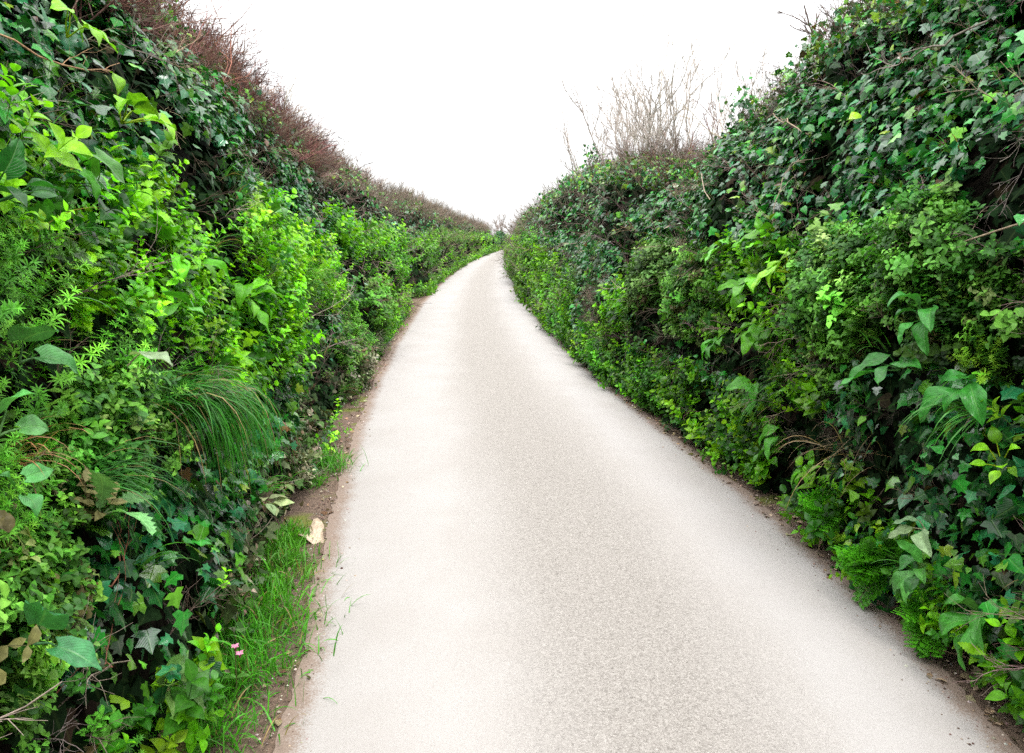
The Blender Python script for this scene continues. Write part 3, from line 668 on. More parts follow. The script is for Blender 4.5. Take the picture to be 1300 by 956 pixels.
B('primrose_plant','plant','low rosette of pale oval leaves at the bottom edge beside the pink flower',-1,2.12,.085,n=8,L=.10,shapes=ovate,col=(.13,.27,.06),stem=.04,d=.03,droop=.4,fan=1.3)
B('dusty_leaved_plant','plant','dust covered leafy plant at the foot of the left hedge above the green turf',-1,3.7,.085,n=8,L=.10,shapes=[jagged]+ovate,col=(.22,.26,.13),stem=.05,d=.05,droop=.7,mat=M_dusty)
tussock('hanging_grass','large dark green tussock of fine grass hanging from the middle of the left hedge',-1,2.66,.262,n=560,L=.44,spread=.05,droop=1.25,col=(.026,.17,.008),w=.0018,d=.10,up=.12,outw=.8,jit=.26,lean=(0,.05,0))
tussock('hanging_grass','thin dark grass drooping beside the jagged thistle low on the left hedge',-1,2.05,.235,n=90,L=.36,spread=.03,droop=.62,col=(.03,.15,.02),w=.0017,d=.06,up=.4,outw=.8,lean=(0,.4,0))
tussock('dry_grass','reddish straw blades hanging at the left frame edge',-1,1.80,.275,n=26,L=.20,spread=.025,droop=.5,col=(.34,.17,.08),w=.0018,d=.07,up=.3,outw=.8)
tussock('hanging_grass','soft yellow green grass hanging over the far end of the nettles on the left',-1,6.8,.33,n=170,L=.42,spread=.10,droop=.6,col=(.09,.26,.02),w=.0026,d=.03,up=.5)
tussock('hanging_grass','fine grass tuft beside the grey ivy patch on the left hedge',-1,5.2,.24,n=130,L=.32,spread=.06,droop=.6,col=(.06,.24,.015),w=.0024,d=.03,up=.5)
MIX=([(.05,.22,.010),(.09,.32,.010),(.025,.11,.008)],[3,2,3]); CW=(CLV,CLVW); WW=(WEED,WEEDW); NW=(NET,NETW); HW=(HERB,HERBW)
shoot_clump('cleavers_clump','plant','starry pale cleavers at the left frame edge above the grey heart shaped leaf',-1,1.80,.375,n=60,ry=.20,rt=.035,out=.08,shapes=cleavers,size=.085,pal_=CW,mat=M_weed,outw=.9)
shoot_clump('cleavers_clump','plant','starry pale cleavers at the left frame edge beside the rounded pale leaves',-1,1.66,.245,n=60,ry=.18,rt=.03,out=.08,shapes=cleavers,size=.08,pal_=CW,mat=M_weed,outw=.9)
shoot_clump('small_leaved_weed','plant','bushy clump of tiny grey green leaves left of the hanging grass',-1,2.25,.265,n=75,ry=.20,rt=.035,out=.10,shapes=smalls,size=.085,pal_=WW,mat=M_weed)
shoot_clump('small_leaved_weed','plant','mat of tiny leaves on red stems near the bottom left corner',-1,1.72,.195,n=85,ry=.20,rt=.035,out=.08,shapes=smalls,size=.075,pal_=WW,mat=M_weed)
shoot_clump('small_leaved_weed','plant','feathery bright clump of tiny leaves above the jagged thistle',-1,2.15,.235,n=70,ry=.15,rt=.028,out=.10,shapes=smalls,size=.07,pal_=([(.05,.24,.02),(.08,.3,.03)],[1,1]),mat=M_weed)
shoot_clump('nettle_clump','plant','first dense bright nettle clump below the dark ivy on the left hedge',-1,5.85,.42,n=90,ry=.75,rt=.09,out=.22,shapes=nettles,size=.17,pal_=NW)
shoot_clump('nettle_clump','plant','broad vivid nettle clump bulging above the grey ivy patch on the left hedge',-1,7.5,.36,n=95,ry=.8,rt=.10,out=.22,shapes=nettles,size=.17,pal_=NW)
shoot_clump('nettle_clump','plant','lower bright nettle clump beyond the hanging grass on the left hedge',-1,4.6,.27,n=80,ry=.7,rt=.07,out=.15,shapes=nettles,size=.14,pal_=NW)
shoot_clump('herb_clump','plant','bright leafy clump high on the left hedge where the brown fringe narrows',-1,10.4,.48,n=80,ry=.8,rt=.10,out=.18,shapes=leafy,size=.17,pal_=HW)
shoot_clump('herb_clump','plant','olive leafy clump low on the left hedge just before the bare earth scar',-1,11.2,.17,n=80,ry=1.0,rt=.09,out=.16,shapes=smalls,size=.17,pal_=WW,mat=M_weed)
shoot_clump('herb_clump','plant','vivid green bush on the near side of the bare earth scar on the left',-1,16.2,.30,n=100,ry=1.6,rt=.14,out=.35,shapes=nettles_s,size=.20,pal_=([(.07,.26,.012),(.11,.34,.015),(.03,.12,.01)],[3,2,3]))
shoot_clump('herb_clump','plant','bright green bush just past the bare earth scar on the left',-1,27,.30,n=110,ry=2.4,rt=.16,out=.35,shapes=nettles_s,size=.26,pal_=([(.06,.22,.014),(.10,.28,.02),(.03,.10,.01)],[3,2,3]))
shoot_clump('ivy_bush','bush','small dark ivy bush breaking the skyline far along the left hedge',-1,58,.98,n=60,ry=1.6,rt=.08,out=.5,shapes=leafy_s,size=.32,pal_=([(.014,.06,.018)],[1]),mat=M_ivy)
shoot_clump('dusty_weed','plant','dust coated pale weed at the lane edge below the grey ivy on the left',-1,5.0,.05,n=60,ry=.4,rt=.04,out=.08,shapes=leafy,size=.09,pal_=(DUST,DUSTW),mat=M_dusty)
shoot_clump('dusty_weed','plant','dusty brownish weed at the lane edge before the bare earth scar on the left',-1,8.3,.05,n=70,ry=.7,rt=.05,out=.10,shapes=leafy,size=.12,pal_=(DUST,DUSTW),mat=M_dusty)

# young shoots that stick up from the brown fringe
def sapling(label,side,y,t,L,n=3,col=(.2,.15,.11)):
    p,nn=spot(side,y,t,0); root=thing('leafy_shoot',label,'shoot',p); ch=[];lv=[]
    for k in range(n):
        pts=crooked(pr,(0,0,0),(pr.normal(0,.25),pr.normal(0,.3),1),L*pr.uniform(.7,1.1),7,.12); ch.append(tube(pts,np.linspace(.005,.002,8),4,col))
        for q in pts[2:]:
            for _ in range(3): lv.append(inst(ovate_s[0],[q],frame([pr.normal(0,1,3)+[0,0,.3]],[[0,0,1.]]),.045*pr.uniform(.7,1.3),[np.array((.05,.15,.03))*pr.uniform(.6,1.6)]))
    make('stem',ch,M_twig,root); make('leaves',lv,M_weed,root)
sapling('thin leafy shoots rising from the near end of the brown fringe on the left',-1,6.1,1.0,.55,4)
sapling('leafy shoots poking above the middle of the brown fringe on the left',-1,7.6,1.0,.45,3)
sapling('short leafy shoots on the skyline where the left fringe drops towards the lane',-1,10.2,1.0,.5,3)

# verge of the left side
def verge_x(y,f): return float(base_x(-1,y)*(1-f)+tab(LEFT_EDGE,y)*f)
def verge_tuft(label,y,f,n,L,spread,col=(.05,.24,.010),jit=.45,up=1.0):
    p=np.array([verge_x(y,f),y,0.0]); o=make('grass_tuft',tuft_chunks(pr,np.zeros(3),n,L,spread,.35,(.03,-.05,up),col,.0028,6,jit),M_grass); o.location=p; return tag(o,label,'grass','grass tufts on the left verge')
verge_tuft('fresh green grass tuft around the pink flower at the bottom of the left verge',2.45,.22,900,.15,.12,(.055,.28,.007))
verge_tuft('thick bright grass tuft on the verge just behind the pink flower',2.8,.38,950,.15,.13,(.055,.28,.007))
verge_tuft('widest bright grass tuft on the left verge below the dead curled leaf',3.2,.42,950,.14,.13,(.065,.29,.007))
verge_tuft('short grass tuft on the verge just in front of the dead curled leaf',3.75,.40,380,.14,.11,(.07,.26,.012))
verge_tuft('separate small grass tuft on the verge well past the dead curled leaf',5.5,.35,420,.18,.10,(.06,.26,.010))
gch=[]
for _ in range(1300):
    y=pr.uniform(1.3,4.3) if pr.random()<.9 else pr.uniform(5.1,5.9); f=pr.uniform(-.05,.50)
    if vnoise(y*1.7,2.5,0,12)<.36 or vnoise(y*7,f*5,0,13)<.47: continue
    gch+=tuft_chunks(pr,np.array([verge_x(y,f),y,0.]),9,.085,.03,.3,(.0,0,1),(.07,.27,.008),.0026,4,.5)
tag(make('verge_grass',gch,M_grass),'thin short grass and moss along the soil of the left verge','grass',None,'stuff')

# pink campion
p=np.array([verge_x(2.62,.55),2.62,0.]); rt=thing('pink_flower','small pink campion flower in the grass at the bottom of the left verge','flower',p)
stem=crooked(pr,(0,0,0),(.06,-.10,1),.25,6,.05); make('stem',[tube(stem,np.linspace(.0028,.0018,7),5,(.12,.12,.04))],M_weed,rt)
make('leaf',[inst(ovate[1],[stem[3]],frame([d_],[[0,0,1.]]),.05,[(.07,.2,.03)]) for d_ in ((1,.2,.3),(-1,-.2,.3))],M_weed,rt)
for off in ((0,0,0),(.018,-.01,-.02)):
    c_=stem[-1]+np.array(off); fl=make('blossom',[tube(np.array([c_-[0,0,.016],c_-[0,0,.006],c_]),[.003,.005,.004],6,(.25,.10,.10))],M_weed,rt)
    for k in range(5):
        a=k*1.2566; dd=np.array([math.cos(a),math.sin(a)-.5,.25]); make('petal',[inst(ovate[0],[c_],frame([dd],[[0,-.5,1.]]),.017,[(.70,.28,.42)])],M_petal,fl)

# dead curled leaf
p=np.array([verge_x(4.25,.55),4.25,.012]); o=make('dead_leaf',[inst(blade_shape(np.interp(np.linspace(0,1,11),np.linspace(0,1,8),OV),W=.42,fold=.7,curl=.9,wave=.25,seed=3),[[0,0,0]],frame([[.75,-.8,.16]],[[-.1,-.35,1.]]),.19,[(.62,.50,.38)]),
   tube([[0,0,0],[-.03,.03,.02],[-.07,.05,.05]],[.004,.003,.002],4,(.4,.3,.2))],M_dry); o.location=p; tag(o,'large curled beige dead leaf lying at the soil edge of the left verge','leaf')
p=np.array([verge_x(3.35,.0),3.35,.09]); o=make('dead_leaf',[inst(dock[1],[[0,0,0]],frame([[1,-.2,-.05]],[[0,-.3,1.]]),.10,[(.45,.33,.20)])],M_dry); o.location=p; tag(o,'thin brown dry leaf caught in the widest grass tuft','leaf')

# --- right bank
B('broad_leaved_plant','plant','uppermost bright broad leaves standing out of the dark ivy on the right',1,5.0,.40,n=6,L=.15,shapes=heart+dock[:1],col=G_BRIGHT,stem=.13,d=.07,droop=.7)
B('broad_leaved_plant','plant','light green broad leaves at the left end of the bright leafy patch on the right',1,5.75,.37,n=7,L=.15,shapes=heart,col=(.08,.29,.03),stem=.12,d=.06,droop=.9)
B('broad_leaved_plant','plant','yellow green broad leaves next to the rounded small leaved bush on the right',1,4.55,.35,n=7,L=.14,shapes=heart,col=G_LIME,stem=.12,d=.07,droop=.8)
B('broad_leaved_plant','plant','large drooping leaves in the middle of the bright leafy patch on the right',1,5.15,.31,n=9,L=.17,shapes=heart+dock[:2],col=G_BRIGHT,stem=.13,d=.06,droop=1.0)
B('broad_leaved_plant','plant','hanging green leaves at the lower end of the bright leafy patch on the right',1,5.0,.255,n=8,L=.15,shapes=heart+dock[:1],col=G_BRIGHT,stem=.11,d=.06,droop=1.1)
B('broad_leaved_plant','plant','lower left drooping leaves under the olive bush on the right hedge',1,5.6,.215,n=7,L=.14,shapes=heart,col=G_MID,stem=.11,d=.06,droop=1.0)
B('broad_leaved_plant','plant','mid green hanging leaves over the dark gap in the right hedge',1,5.05,.17,n=7,L=.14,shapes=dock[:2]+heart[:1],col=G_MID,stem=.10,d=.06,droop=1.0)
B('dock_plant','dock','upper dock with dark glossy wavy leaves near the right frame edge',1,3.12,.325,n=5,L=.155,shapes=dock+heart[:1],col=(.028,.18,.022),stem=.08,d=.09,droop=.8)
B('dock_plant','dock','dock with one broad ribbed leaf pointing left out of the shade on the right',1,3.28,.265,n=5,L=.18,shapes=dock[:2],col=(.03,.19,.022),stem=.08,d=.09,droop=.6,lean=(-.3,0,0))
B('dock_plant','dock','dock leaves cut by the right frame edge below the tiny yellow cleavers',1,2.92,.262,n=5,L=.165,shapes=dock[:3],col=(.03,.20,.022),stem=.08,d=.08,droop=.8)
B('dock_plant','dock','dock with long pale veined leaves beside the lacy parsley at the lane edge',1,3.0,.085,n=6,L=.15,shapes=dock,col=(.07,.27,.05),stem=.06,d=.07,droop=.9)
B('dock_plant','dock','big ribbed dock leaves in the bottom right corner',1,2.66,.075,n=6,L=.17,shapes=dock+heart[:1],col=(.06,.26,.03),stem=.06,d=.07,droop=.9)
B('dock_plant','dock','pale leaning dock leaf above the lacy parsley on the right',1,2.98,.13,n=3,L=.13,shapes=dock[:2],col=G_PALE,stem=.05,d=.08,droop=.5)
B('heart_leaved_plant','plant','small round bright leaves at the right frame edge below the long grass',1,2.75,.205,n=7,L=.07,shapes=ovate,col=G_LIME,stem=.08,d=.06,droop=.4)
B('broad_leaved_plant','plant','bright oval leaves spilling on to the near half of the right lane edge',1,5.0,.04,n=14,L=.12,shapes=ovate+heart[:1],col=G_BRIGHT,stem=.09,d=-.03,droop=.8,fan=1.1)
B('broad_leaved_plant','plant','leafy clump of drooping oval leaves above the leaning dry stick on the right',1,4.35,.085,n=14,L=.11,shapes=ovate,col=G_BRIGHT,stem=.09,d=-.03,droop=.9,fan=1.1)
B('broad_leaved_plant','plant','pale tipped oval leaves touching the lane where the right verge is narrowest',1,5.7,.055,n=13,L=.12,shapes=ovate+dock[:1],col=(.08,.30,.03),stem=.09,d=-.03,droop=.9,fan=1.1)
B('dock_plant','dock','long downward pointing dock leaf in the shade low on the right hedge',1,4.7,.12,n=4,L=.18,shapes=dock[:2],col=G_MID,stem=.08,d=.06,droop=1.2)
tussock('long_grass','long bright grass blades crossing the right frame edge',1,2.86,.245,n=34,L=.34,spread=.03,droop=.45,col=(.06,.26,.03),w=.003,d=.08,up=.3,outw=.9,lean=(-.2,.3,0))
tussock('long_grass','few thin grass blades in the dark gap under the bright leaves on the right',1,4.9,.16,n=26,L=.34,spread=.04,droop=.6,col=(.05,.20,.03),w=.0025,d=.06,up=.4)
tussock('dry_grass','dry straw coloured stems tangled in the dark gap low on the right hedge',1,3.7,.15,n=34,L=.36,spread=.10,droop=.45,col=(.26,.18,.09),w=.0017,d=.05,up=.2,outw=.7,jit=.5)
shoot_clump('small_leaved_bush','bush','rounded bush of tiny yellow green leaves bulging from the middle of the right hedge',1,4.0,.33,n=190,ry=.48,rt=.085,out=.26,shapes=smalls,size=.095,pal_=([(.08,.25,.022),(.13,.34,.04),(.03,.11,.012),(.17,.31,.07)],[3,2,3,1]),mat=M_weed)
shoot_clump('small_leaved_bush','bush','looser bush of tiny leaves beside the upper dock near the right frame edge',1,3.32,.385,n=130,ry=.34,rt=.07,out=.18,shapes=smalls,size=.085,pal_=([(.07,.24,.022),(.12,.31,.04),(.03,.11,.012)],[3,1.5,3]),mat=M_weed)
shoot_clump('small_leaved_bush','bush','olive bush of tiny leaves just left of the bright leafy patch on the right',1,6.6,.30,n=160,ry=.6,rt=.10,out=.22,shapes=smalls,size=.11,pal_=WW,mat=M_weed)
shoot_clump('small_leaved_bush','bush','pale olive bush reaching up into the ivy past the bright leafy patch on the right',1,7.9,.37,n=150,ry=.65,rt=.10,out=.20,shapes=smalls,size=.12,pal_=([(.09,.19,.04),(.14,.25,.07),(.04,.10,.014)],[3,1.5,3]),mat=M_weed)
shoot_clump('herb_clump','plant','vivid green leafy clump between the olive bushes and the brown bramble on the right',1,8.8,.27,n=80,ry=.55,rt=.09,out=.16,shapes=leafy,size=.17,pal_=HW)
shoot_clump('cleavers_clump','plant','tiny yellow tipped cleavers over the dock at the right frame edge',1,2.96,.29,n=22,ry=.08,rt=.02,out=.08,shapes=cleavers,size=.07,pal_=([(.16,.34,.02)],[1]),mat=M_weed)
shoot_clump('nettle_clump','plant','bright clump jutting into the lane at the narrowest bend on the right',1,9.3,.06,n=90,ry=.6,rt=.06,out=.22,shapes=nettles,size=.14,pal_=MIX)
shoot_clump('nettle_clump','plant','bright nettle clump at the foot of the right hedge before the jutting clump',1,7.4,.07,n=90,ry=.6,rt=.05,out=.14,shapes=nettles,size=.12,pal_=MIX)
shoot_clump('herb_clump','plant','leafy clump at the lane edge where the right verge starts to bend away',1,12.5,.08,n=90,ry=1.0,rt=.07,out=.18,shapes=leafy_s,size=.15,pal_=MIX)
shoot_clump('nettle_clump','plant','tallest bright green clump on the far bend of the right hedge',1,21,.36,n=150,ry=2.2,rt=.13,out=.25,shapes=nettles_s,size=.22,pal_=([(.07,.24,.012),(.11,.32,.015),(.03,.11,.01)],[3,2,3]))
shoot_clump('brown_bramble','bramble','brown leafless bramble tangle in the middle of the right hedge',1,10.3,.26,n=45,ry=.7,rt=.08,out=.10,shapes=twigs,size=.22,pal_=(TW,TWW),mat=M_twig,stems=False,up=.2)
# cow parsley
def parsley(label,y,t,n,L,d=.04):
    p,nn=spot(1,y,t,d); root=thing('cow_parsley',label,'plant',p)
    for k in range(n):
        dd=unit(nn*.9+np.array([0,0,.5])+pr.normal(0,.5,3)); z=unit(np.array([0,0,1.])+nn*.4+pr.normal(0,.2,3))
        make('frond',[inst(fronds[k%2],[[0,0,0]],frame([dd],[z]),L*pr.uniform(.7,1.1),[np.array((.075,.33,.012))*pr.uniform(.7,1.4)])],M_herb,root)
parsley('lacy bright cow parsley spreading over the lane edge near the bottom right',3.38,.05,14,.21)
parsley('smaller cow parsley behind the leaning dry stick at the right lane edge',3.95,.06,10,.18)
parsley('low ferny cow parsley between the dock leaves and the soil in the bottom right',3.02,.03,8,.15)
# dry sticks
def stick(label,pts,rad,col=(.36,.26,.17)):
    pts=np.array(pts,float); L=pts[0].copy(); q=np.linspace(0,1,7); f=np.array([pts[0]*(1-a)+pts[-1]*a for a in q])-L+pr.normal(0,.006,(7,3))
    ch=[tube(f,np.linspace(rad,rad*.6,7),5,col)]; ch+=twig_chunks(pr,f[4],unit(f[5]-f[3])+np.array([-.5,.2,.4]),.08,rad*.5,0,col=col)
    o=make('dry_stick',ch,M_twig); o.location=L; tag(o,label,'stick')
xR=lambda y:float(tab(RIGHT_EDGE,y))
stick('pale broken stick standing up at the right lane edge below the oval leaves',[(xR(4.05)+.02,4.05,.0),(xR(4.05)+.10,4.1,.26)],.008)
stick('short straw coloured stick lying on dark soil in the bottom right',[(xR(3.05)+.02,3.0,.012),(xR(3.05)+.13,2.9,.03)],.005)
stick('thin brown stick lying across the soil in front of the cow parsley',[(xR(3.3)-.02,3.55,.012),(xR(3.3)+.10,3.42,.03)],.004)
# long bare stems lying over the ivy
def vine(label,side,ya,ta,yb,tb,rad=.005,col=(.30,.23,.16),d=.10,sub=3):
    q=np.linspace(0,1,14); Y=ya+(yb-ya)*q; T=ta+(tb-ta)*q+.02*np.sin(q*5+ya)
    P=bank(side,Y,T,0)+bank_normal(side,Y,T)*(d+.05*np.sin(q*PI))[:,None]; L=P[0].copy(); P=P-L+pr.normal(0,.008,P.shape)
    ch=[tube(P,np.linspace(rad,rad*.4,14),5,col)]
    for k in pr.choice(np.arange(3,12),sub,replace=False): ch+=twig_chunks(pr,P[k],unit(P[k+1]-P[k])+pr.normal(0,.5,3),.25*pr.uniform(.5,1.2),rad*.5,1,col=col,kids=2)
    o=make('woody_vine',ch,M_twig); o.location=L; tag(o,label,'vine')
vine('long pale stem sloping across the ivy near the right frame edge',1,2.75,.43,4.1,.385,.004)
vine('grey stem arching through the dark hollow at the top right corner',1,3.7,.74,4.5,.64,.006,(.22,.19,.16))
vine('thin pale stem rising steeply through the middle of the right hand ivy',1,5.1,.44,5.0,.56,.004,(.36,.29,.22))
vine('brown stem crossing the upper ivy on the right below the skyline shoot',1,5.0,.62,6.2,.68,.005)
vine('pale forked stem lying on the ivy left of centre on the right hedge',1,6.2,.50,6.9,.58,.004,(.36,.29,.22))
vine('thin brown stem crossing the dark corner of ivy at the top left',-1,2.3,.60,3.4,.62,.004,(.30,.18,.10))
vine('reddish bramble stem in the weeds near the bottom left corner',-1,1.75,.21,2.15,.175,.004,(.24,.10,.06),.05)
vine('second reddish stem just below the first near the bottom left corner',-1,1.62,.175,1.95,.14,.0035,(.22,.10,.06),.05)
# shoots on the right skyline
def skyline(label,y,t,dirn,L,rad,col,leaves=0,name='bare_branch',cat='branch'):
    p,nn=spot(1,y,t,-.1); root=thing(name,label,cat,p); make('branch',twig_chunks(pr,(0,0,0),dirn,L,rad,2,.10,.03,4,5,8,.6,.5,col),M_twig,root)
    if leaves:
        N=leaves; q=pr.uniform(.25,1,N); P=unit(np.array(dirn,float))*q[:,None]*L+pr.normal(0,.10,(N,3))
        make('ivy_leaves',split(ivy,P,frame_z(pr.normal(0,1,(N,3))+np.array([-.4,-.6,.6]),np.array([0,0,-1.])+pr.normal(0,.5,(N,3))),.055*np.exp(pr.normal(0,.2,N)),pal(pr,IVY[:4],IVYW[:4],N),pr),M_ivy,root)
skyline('dark bare branch slanting above the skyline near the top right corner',6.2,.98,(-.45,.1,1),.62,.012,(.10,.07,.06))
skyline('ivy covered stump poking above the skyline in the top right',5.9,1.05,(.05,.1,1),.42,.03,(.12,.10,.07),150,'ivy_shoot','ivy')
skyline('ivy shoot standing upright at the step in the right skyline beside the bare shrubs',7.65,.97,(-.25,.1,1),.55,.008,(.15,.11,.08),130,'ivy_shoot','ivy')
skyline('small dark ivy tuft at the foot of the leftmost bare shrub on the right',16.3,1.0,(-.1,0,1),.75,.012,(.15,.11,.08),170,'ivy_shoot','ivy')

# bare shrubs behind the right hedge: each one grows from the hedge top, each main stem a part
def bare_shrub(label,y,x_off,n,L,leanx,rad=.016,col=(.40,.31,.25)):
    p=bank(1,y,1.12,0)+np.array([x_off,0,-.15]); root=thing('bare_shrub',label,'shrub',p,'bare shrubs behind the right hedge')
    for k in range(n):
        b=pr.normal(0,.22,3)*np.array([1,2,0]); d_=np.array([leanx+pr.normal(0,.42),pr.normal(0,.35),1.])
        c_=np.array(col)*pr.uniform(.7,1.25)
        make('stem',twig_chunks(pr,b,d_,1.02*L*pr.uniform(.6,1.1),1.2*rad*pr.uniform(.7,1.2),2,.15,.09,6,5,10,.75,.46,c_),M_twig,root)
GREY=(.38,.33,.30)
bare_shrub('leftmost bare shrub, leaning left over the end of the right hedge',17.3,.05,6,1.6,-.32,.012,GREY)
bare_shrub('second bare shrub from the left with upright knobbly stems',16.0,.1,6,1.5,-.15,.014,GREY)
bare_shrub('middle bare shrub with curved stems crossing each other',14.2,.15,6,1.5,-.1,.014,GREY)
bare_shrub('dense bare shrub with the palest stems, right of the middle one',12.8,.1,7,1.6,-.05,.012,(.44,.39,.35))
bare_shrub('fifth bare shrub from the left with thick twiggy crown',11.7,.2,7,1.6,0,.011,(.42,.37,.33))
bare_shrub('tall thin straight stemmed bare shrub second from the right',10.7,.35,8,1.6,.1,.010,GREY)
bare_shrub('rightmost bare shrub, half hidden by the upright ivy shoot',9.7,.55,8,1.45,.22,.010,GREY)

# --- the far end of the lane
def end_hedge():
    root=thing('end_hedge','low brown and green hedge closing the far end of the lane','hedge',(0.5,107,0))
    r=pr; N=2600; X=r.uniform(-9,8,N); Z=r.uniform(0,1,N)**.8*(1.75+.25*np.sin(X*1.3)); Y=106.6+r.uniform(0,1.2,N)-.25*Z
    P=np.stack([X,Y,Z],1)-np.array(root.location)
    xs=np.linspace(-9.5,8.5,40); rows=[]
    for q in np.linspace(0,PI,9): rows.append(np.stack([xs,107.4-1.0*np.cos(q)*(1+.2*vnoise(xs,q,0,3)),(1.5+.3*vnoise(xs*1.1,1.,0,4))*np.sin(q)],1))
    V=np.concatenate(rows)-np.array(root.location); i,k=np.meshgrid(np.arange(8),np.arange(39),indexing='ij'); a=(i*40+k).ravel()
    make('earth_bank',[(V,np.concatenate([np.stack([a,a+1,a+41],1),np.stack([a,a+41,a+40],1)]),V[:,:2],np.full((len(V),3),.03))],M_earth,root)
    make('leaves',split(ivy_far,P,frame_z(r.normal(0,1,(N,3))+np.array([0,-1,.6]),r.normal(0,1,(N,3))),r.uniform(.12,.26,N),pal(r,[(.05,.09,.03),(.09,.08,.05),(.03,.06,.02)],[3,3,2],N),r),M_weed,root)
    n=260; X=r.uniform(-9,8,n); P=np.stack([X,np.full(n,107.2),np.full(n,1.3)],1)-np.array(root.location)
    make('twig_fringe',split(twigs_far,P,frame(r.normal(0,.4,(n,3))+np.array([0,0,1]),r.normal(0,1,(n,3))),r.uniform(.7,1.3,n),pal(r,TW,TWW,n),r),M_twig,root)
end_hedge()
def bare_tree(label,x,y,H):
    root=thing('bare_tree',label,'tree',(x,y,0),'bare trees beyond the lane end'); pts=crooked(pr,(0,0,0),(0,0,1),H*.35,6,.05); make('trunk',[tube(pts,np.linspace(.16,.10,7),7,(.20,.16,.14))],M_twig,root)
    ch=[]
    for k in range(6):
        d_=np.array([pr.normal(0,.55),pr.normal(0,.5),1.]); ch+=twig_chunks(pr,pts[int(pr.integers(3,7))],d_,H*.6*pr.uniform(.7,1.1),.07,3,.13,.05,4,4,8,.7,.5,(.26,.21,.19))
    make('crown',ch,M_twig,root)
bare_tree('left bare tree beyond the end of the lane',-1.9,113,5.2)
bare_tree('right bare tree beyond the end of the lane, above the brown hedge',.4,116,4.8)
def dark_bush(label,x,y,rx,H):
    root=thing('evergreen_bush',label,'bush',(x,y,0)); r=pr; N=900; d_=unit(r.normal(0,1,(N,3))); q=r.uniform(.5,1,N)**.5; lump=1+.25*(vnoise(d_[:,0]*2,d_[:,1]*2,d_[:,2]*2,4)-.5)
    P=d_*q[:,None]*lump[:,None]*np.array([rx,rx,H*.5])+np.array([0,0,H*.52])
    make('trunk',twig_chunks(r,(0,0,0),(0,0,1),H*.8,.09,1,.08),M_twig,root)
    make('crown',split(ivy_far,P,frame_z(d_+r.normal(0,.5,(N,3)),r.normal(0,1,(N,3))),r.uniform(.16,.30,N),pal(r,[(.02,.085,.03),(.03,.11,.03)],[1,1],N),r),M_weed,root)
dark_bush('dark evergreen bush at the far end of the lane beside the left hedge',-1.55,104.6,.95,2.5)

# grit and leaf litter along the edges
N=5200; sd=pr.integers(0,2,N); y=pr.uniform(1.2,14,N)**1.0; u=np.abs(pr.normal(0,.085,N))
x=np.where(sd==0,tab(LEFT_EDGE,y)+u-.10,tab(RIGHT_EDGE,y)-u*1.3+.08)
stone=Shape([(.5,0,0),(-.4,.35,0),(-.35,-.4,0),(.05,0,.45),(.1,.5,.1),(.05,-.5,.1)],[(0,4,3),(4,1,3),(1,2,3),(2,5,3),(5,0,3)],[(0,0)]*6)
a=pr.uniform(0,6.28,N); yd=np.stack([np.cos(a),np.sin(a),0*a],1)
z_=.004+.035*np.clip(1-np.abs(2*((x-tab(LEFT_EDGE,y))/(tab(RIGHT_EDGE,y)-tab(LEFT_EDGE,y)))-1)**2,0,1)
tag(make('grit',split([stone],np.stack([x,y,z_],1),frame(yd,np.tile([0,0,1.],(N,1))),np.exp(pr.normal(-5.0,.45,N)),pal(pr,[(.35,.28,.23),(.18,.12,.09),(.5,.45,.4),(.10,.06,.05)],[3,3,1,2],N),pr),M_stone,smooth=False),'loose grit and small stones along both lane edges','gravel',None,'stuff')
N=900; sd=pr.integers(0,3,N)>0; y=pr.uniform(1.3,18,N); u=pr.uniform(-.12,.09,N)
x=np.where(~sd,tab(LEFT_EDGE,y)+u-.03,tab(RIGHT_EDGE,y)-u); a=pr.uniform(0,6.28,N)
tag(make('leaf_litter',split(ovate_s+ovate[:2],np.stack([x,y,np.full(N,.012)],1),frame(np.stack([np.cos(a),np.sin(a),pr.normal(0,.2,N)],1),np.tile([0,0,1.],(N,1))+pr.normal(0,.3,(N,3))),pr.uniform(.02,.055,N),pal(pr,[(.30,.21,.13),(.42,.32,.22),(.16,.09,.05),(.12,.14,.04)],[3,2,2,1],N),pr),M_dry),'scattered dead leaves and stalks along both lane edges','leaves',None,'stuff')

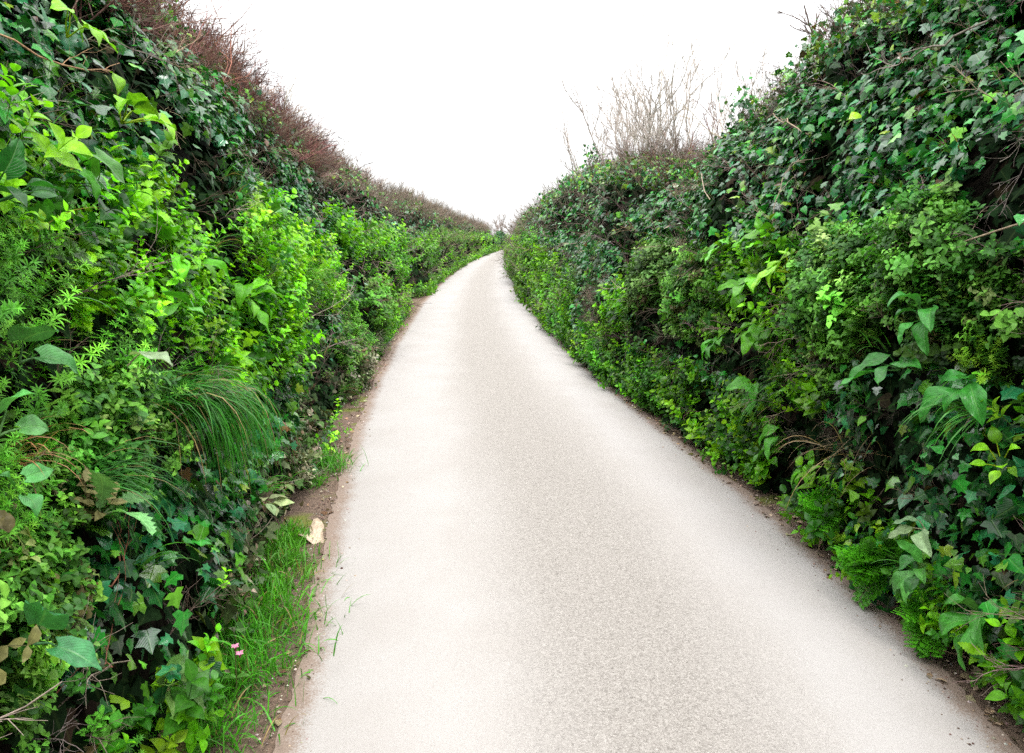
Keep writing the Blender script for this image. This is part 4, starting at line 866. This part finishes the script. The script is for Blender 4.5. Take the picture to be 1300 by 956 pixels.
# ------------------------------------------------------------------ camera, sky, sun
cam=bpy.data.cameras.new('camera'); co=bpy.data.objects.new('camera',cam); C.objects.link(co)
cam.sensor_width=36; cam.lens=36*1011/1300; cam.shift_y=-44.5/1300; cam.clip_end=2000; cam.clip_start=.05
co.location=(0,0,EYE); co.rotation_euler=(PI/2-math.atan(132.5/1011),0,0)
bpy.context.scene.camera=co
SUN_EL,SUN_AZ=math.radians(58),math.radians(164)        # azimuth clockwise from up-lane
w=bpy.data.worlds.new('World'); bpy.context.scene.world=w; w.use_nodes=True
nt=w.node_tree; nt.nodes.clear(); N=nt.nodes.new
sky=N('ShaderNodeTexSky'); sky.sky_type='NISHITA'; sky.sun_disc=False; sky.sun_elevation=SUN_EL; sky.sun_rotation=SUN_AZ; sky.dust_density=4; sky.air_density=1.2
mx=N('ShaderNodeMixRGB'); mx.inputs[0].default_value=.85; pass   # thin bright overcast over the blue
bg=N('ShaderNodeBackground'); bg.inputs[1].default_value=.12; ow=N('ShaderNodeOutputWorld')
tc=N('ShaderNodeTexCoord'); sx=N('ShaderNodeSeparateXYZ'); nt.links.new(tc.outputs['Generated'],sx.inputs[0])
mr=N('ShaderNodeMapRange'); nt.links.new(sx.outputs[2],mr.inputs[0]); mr.inputs[3].default_value=12; mr.inputs[4].default_value=46       # overcast: three times brighter overhead than at the horizon
cc=N('ShaderNodeCombineColor'); [nt.links.new(mr.outputs[0],cc.inputs[i]) for i in range(3)]; nt.links.new(cc.outputs[0],mx.inputs[2])
nt.links.new(sky.outputs[0],mx.inputs[1]); nt.links.new(mx.outputs[0],bg.inputs[0]); nt.links.new(bg.outputs[0],ow.inputs[0])
sl=bpy.data.lights.new('sun','SUN'); sl.energy=3.0; sl.angle=math.radians(18); sl.color=(1,.975,.94)
so=bpy.data.objects.new('sun',sl); C.objects.link(so)
d=Vector((math.sin(SUN_AZ)*math.cos(SUN_EL),math.cos(SUN_AZ)*math.cos(SUN_EL),math.sin(SUN_EL)))
so.rotation_euler=d.to_track_quat('Z','Y').to_euler(); so.location=(0,0,30)
sc=bpy.context.scene
sc.view_settings.view_transform='Standard'; sc.view_settings.look='None'; sc.view_settings.exposure=0; sc.view_settings.gamma=1
sc.cycles.use_denoising=False
sc.cycles.max_bounces=6; sc.cycles.diffuse_bounces=1; sc.cycles.glossy_bounces=2; sc.cycles.transmission_bounces=3
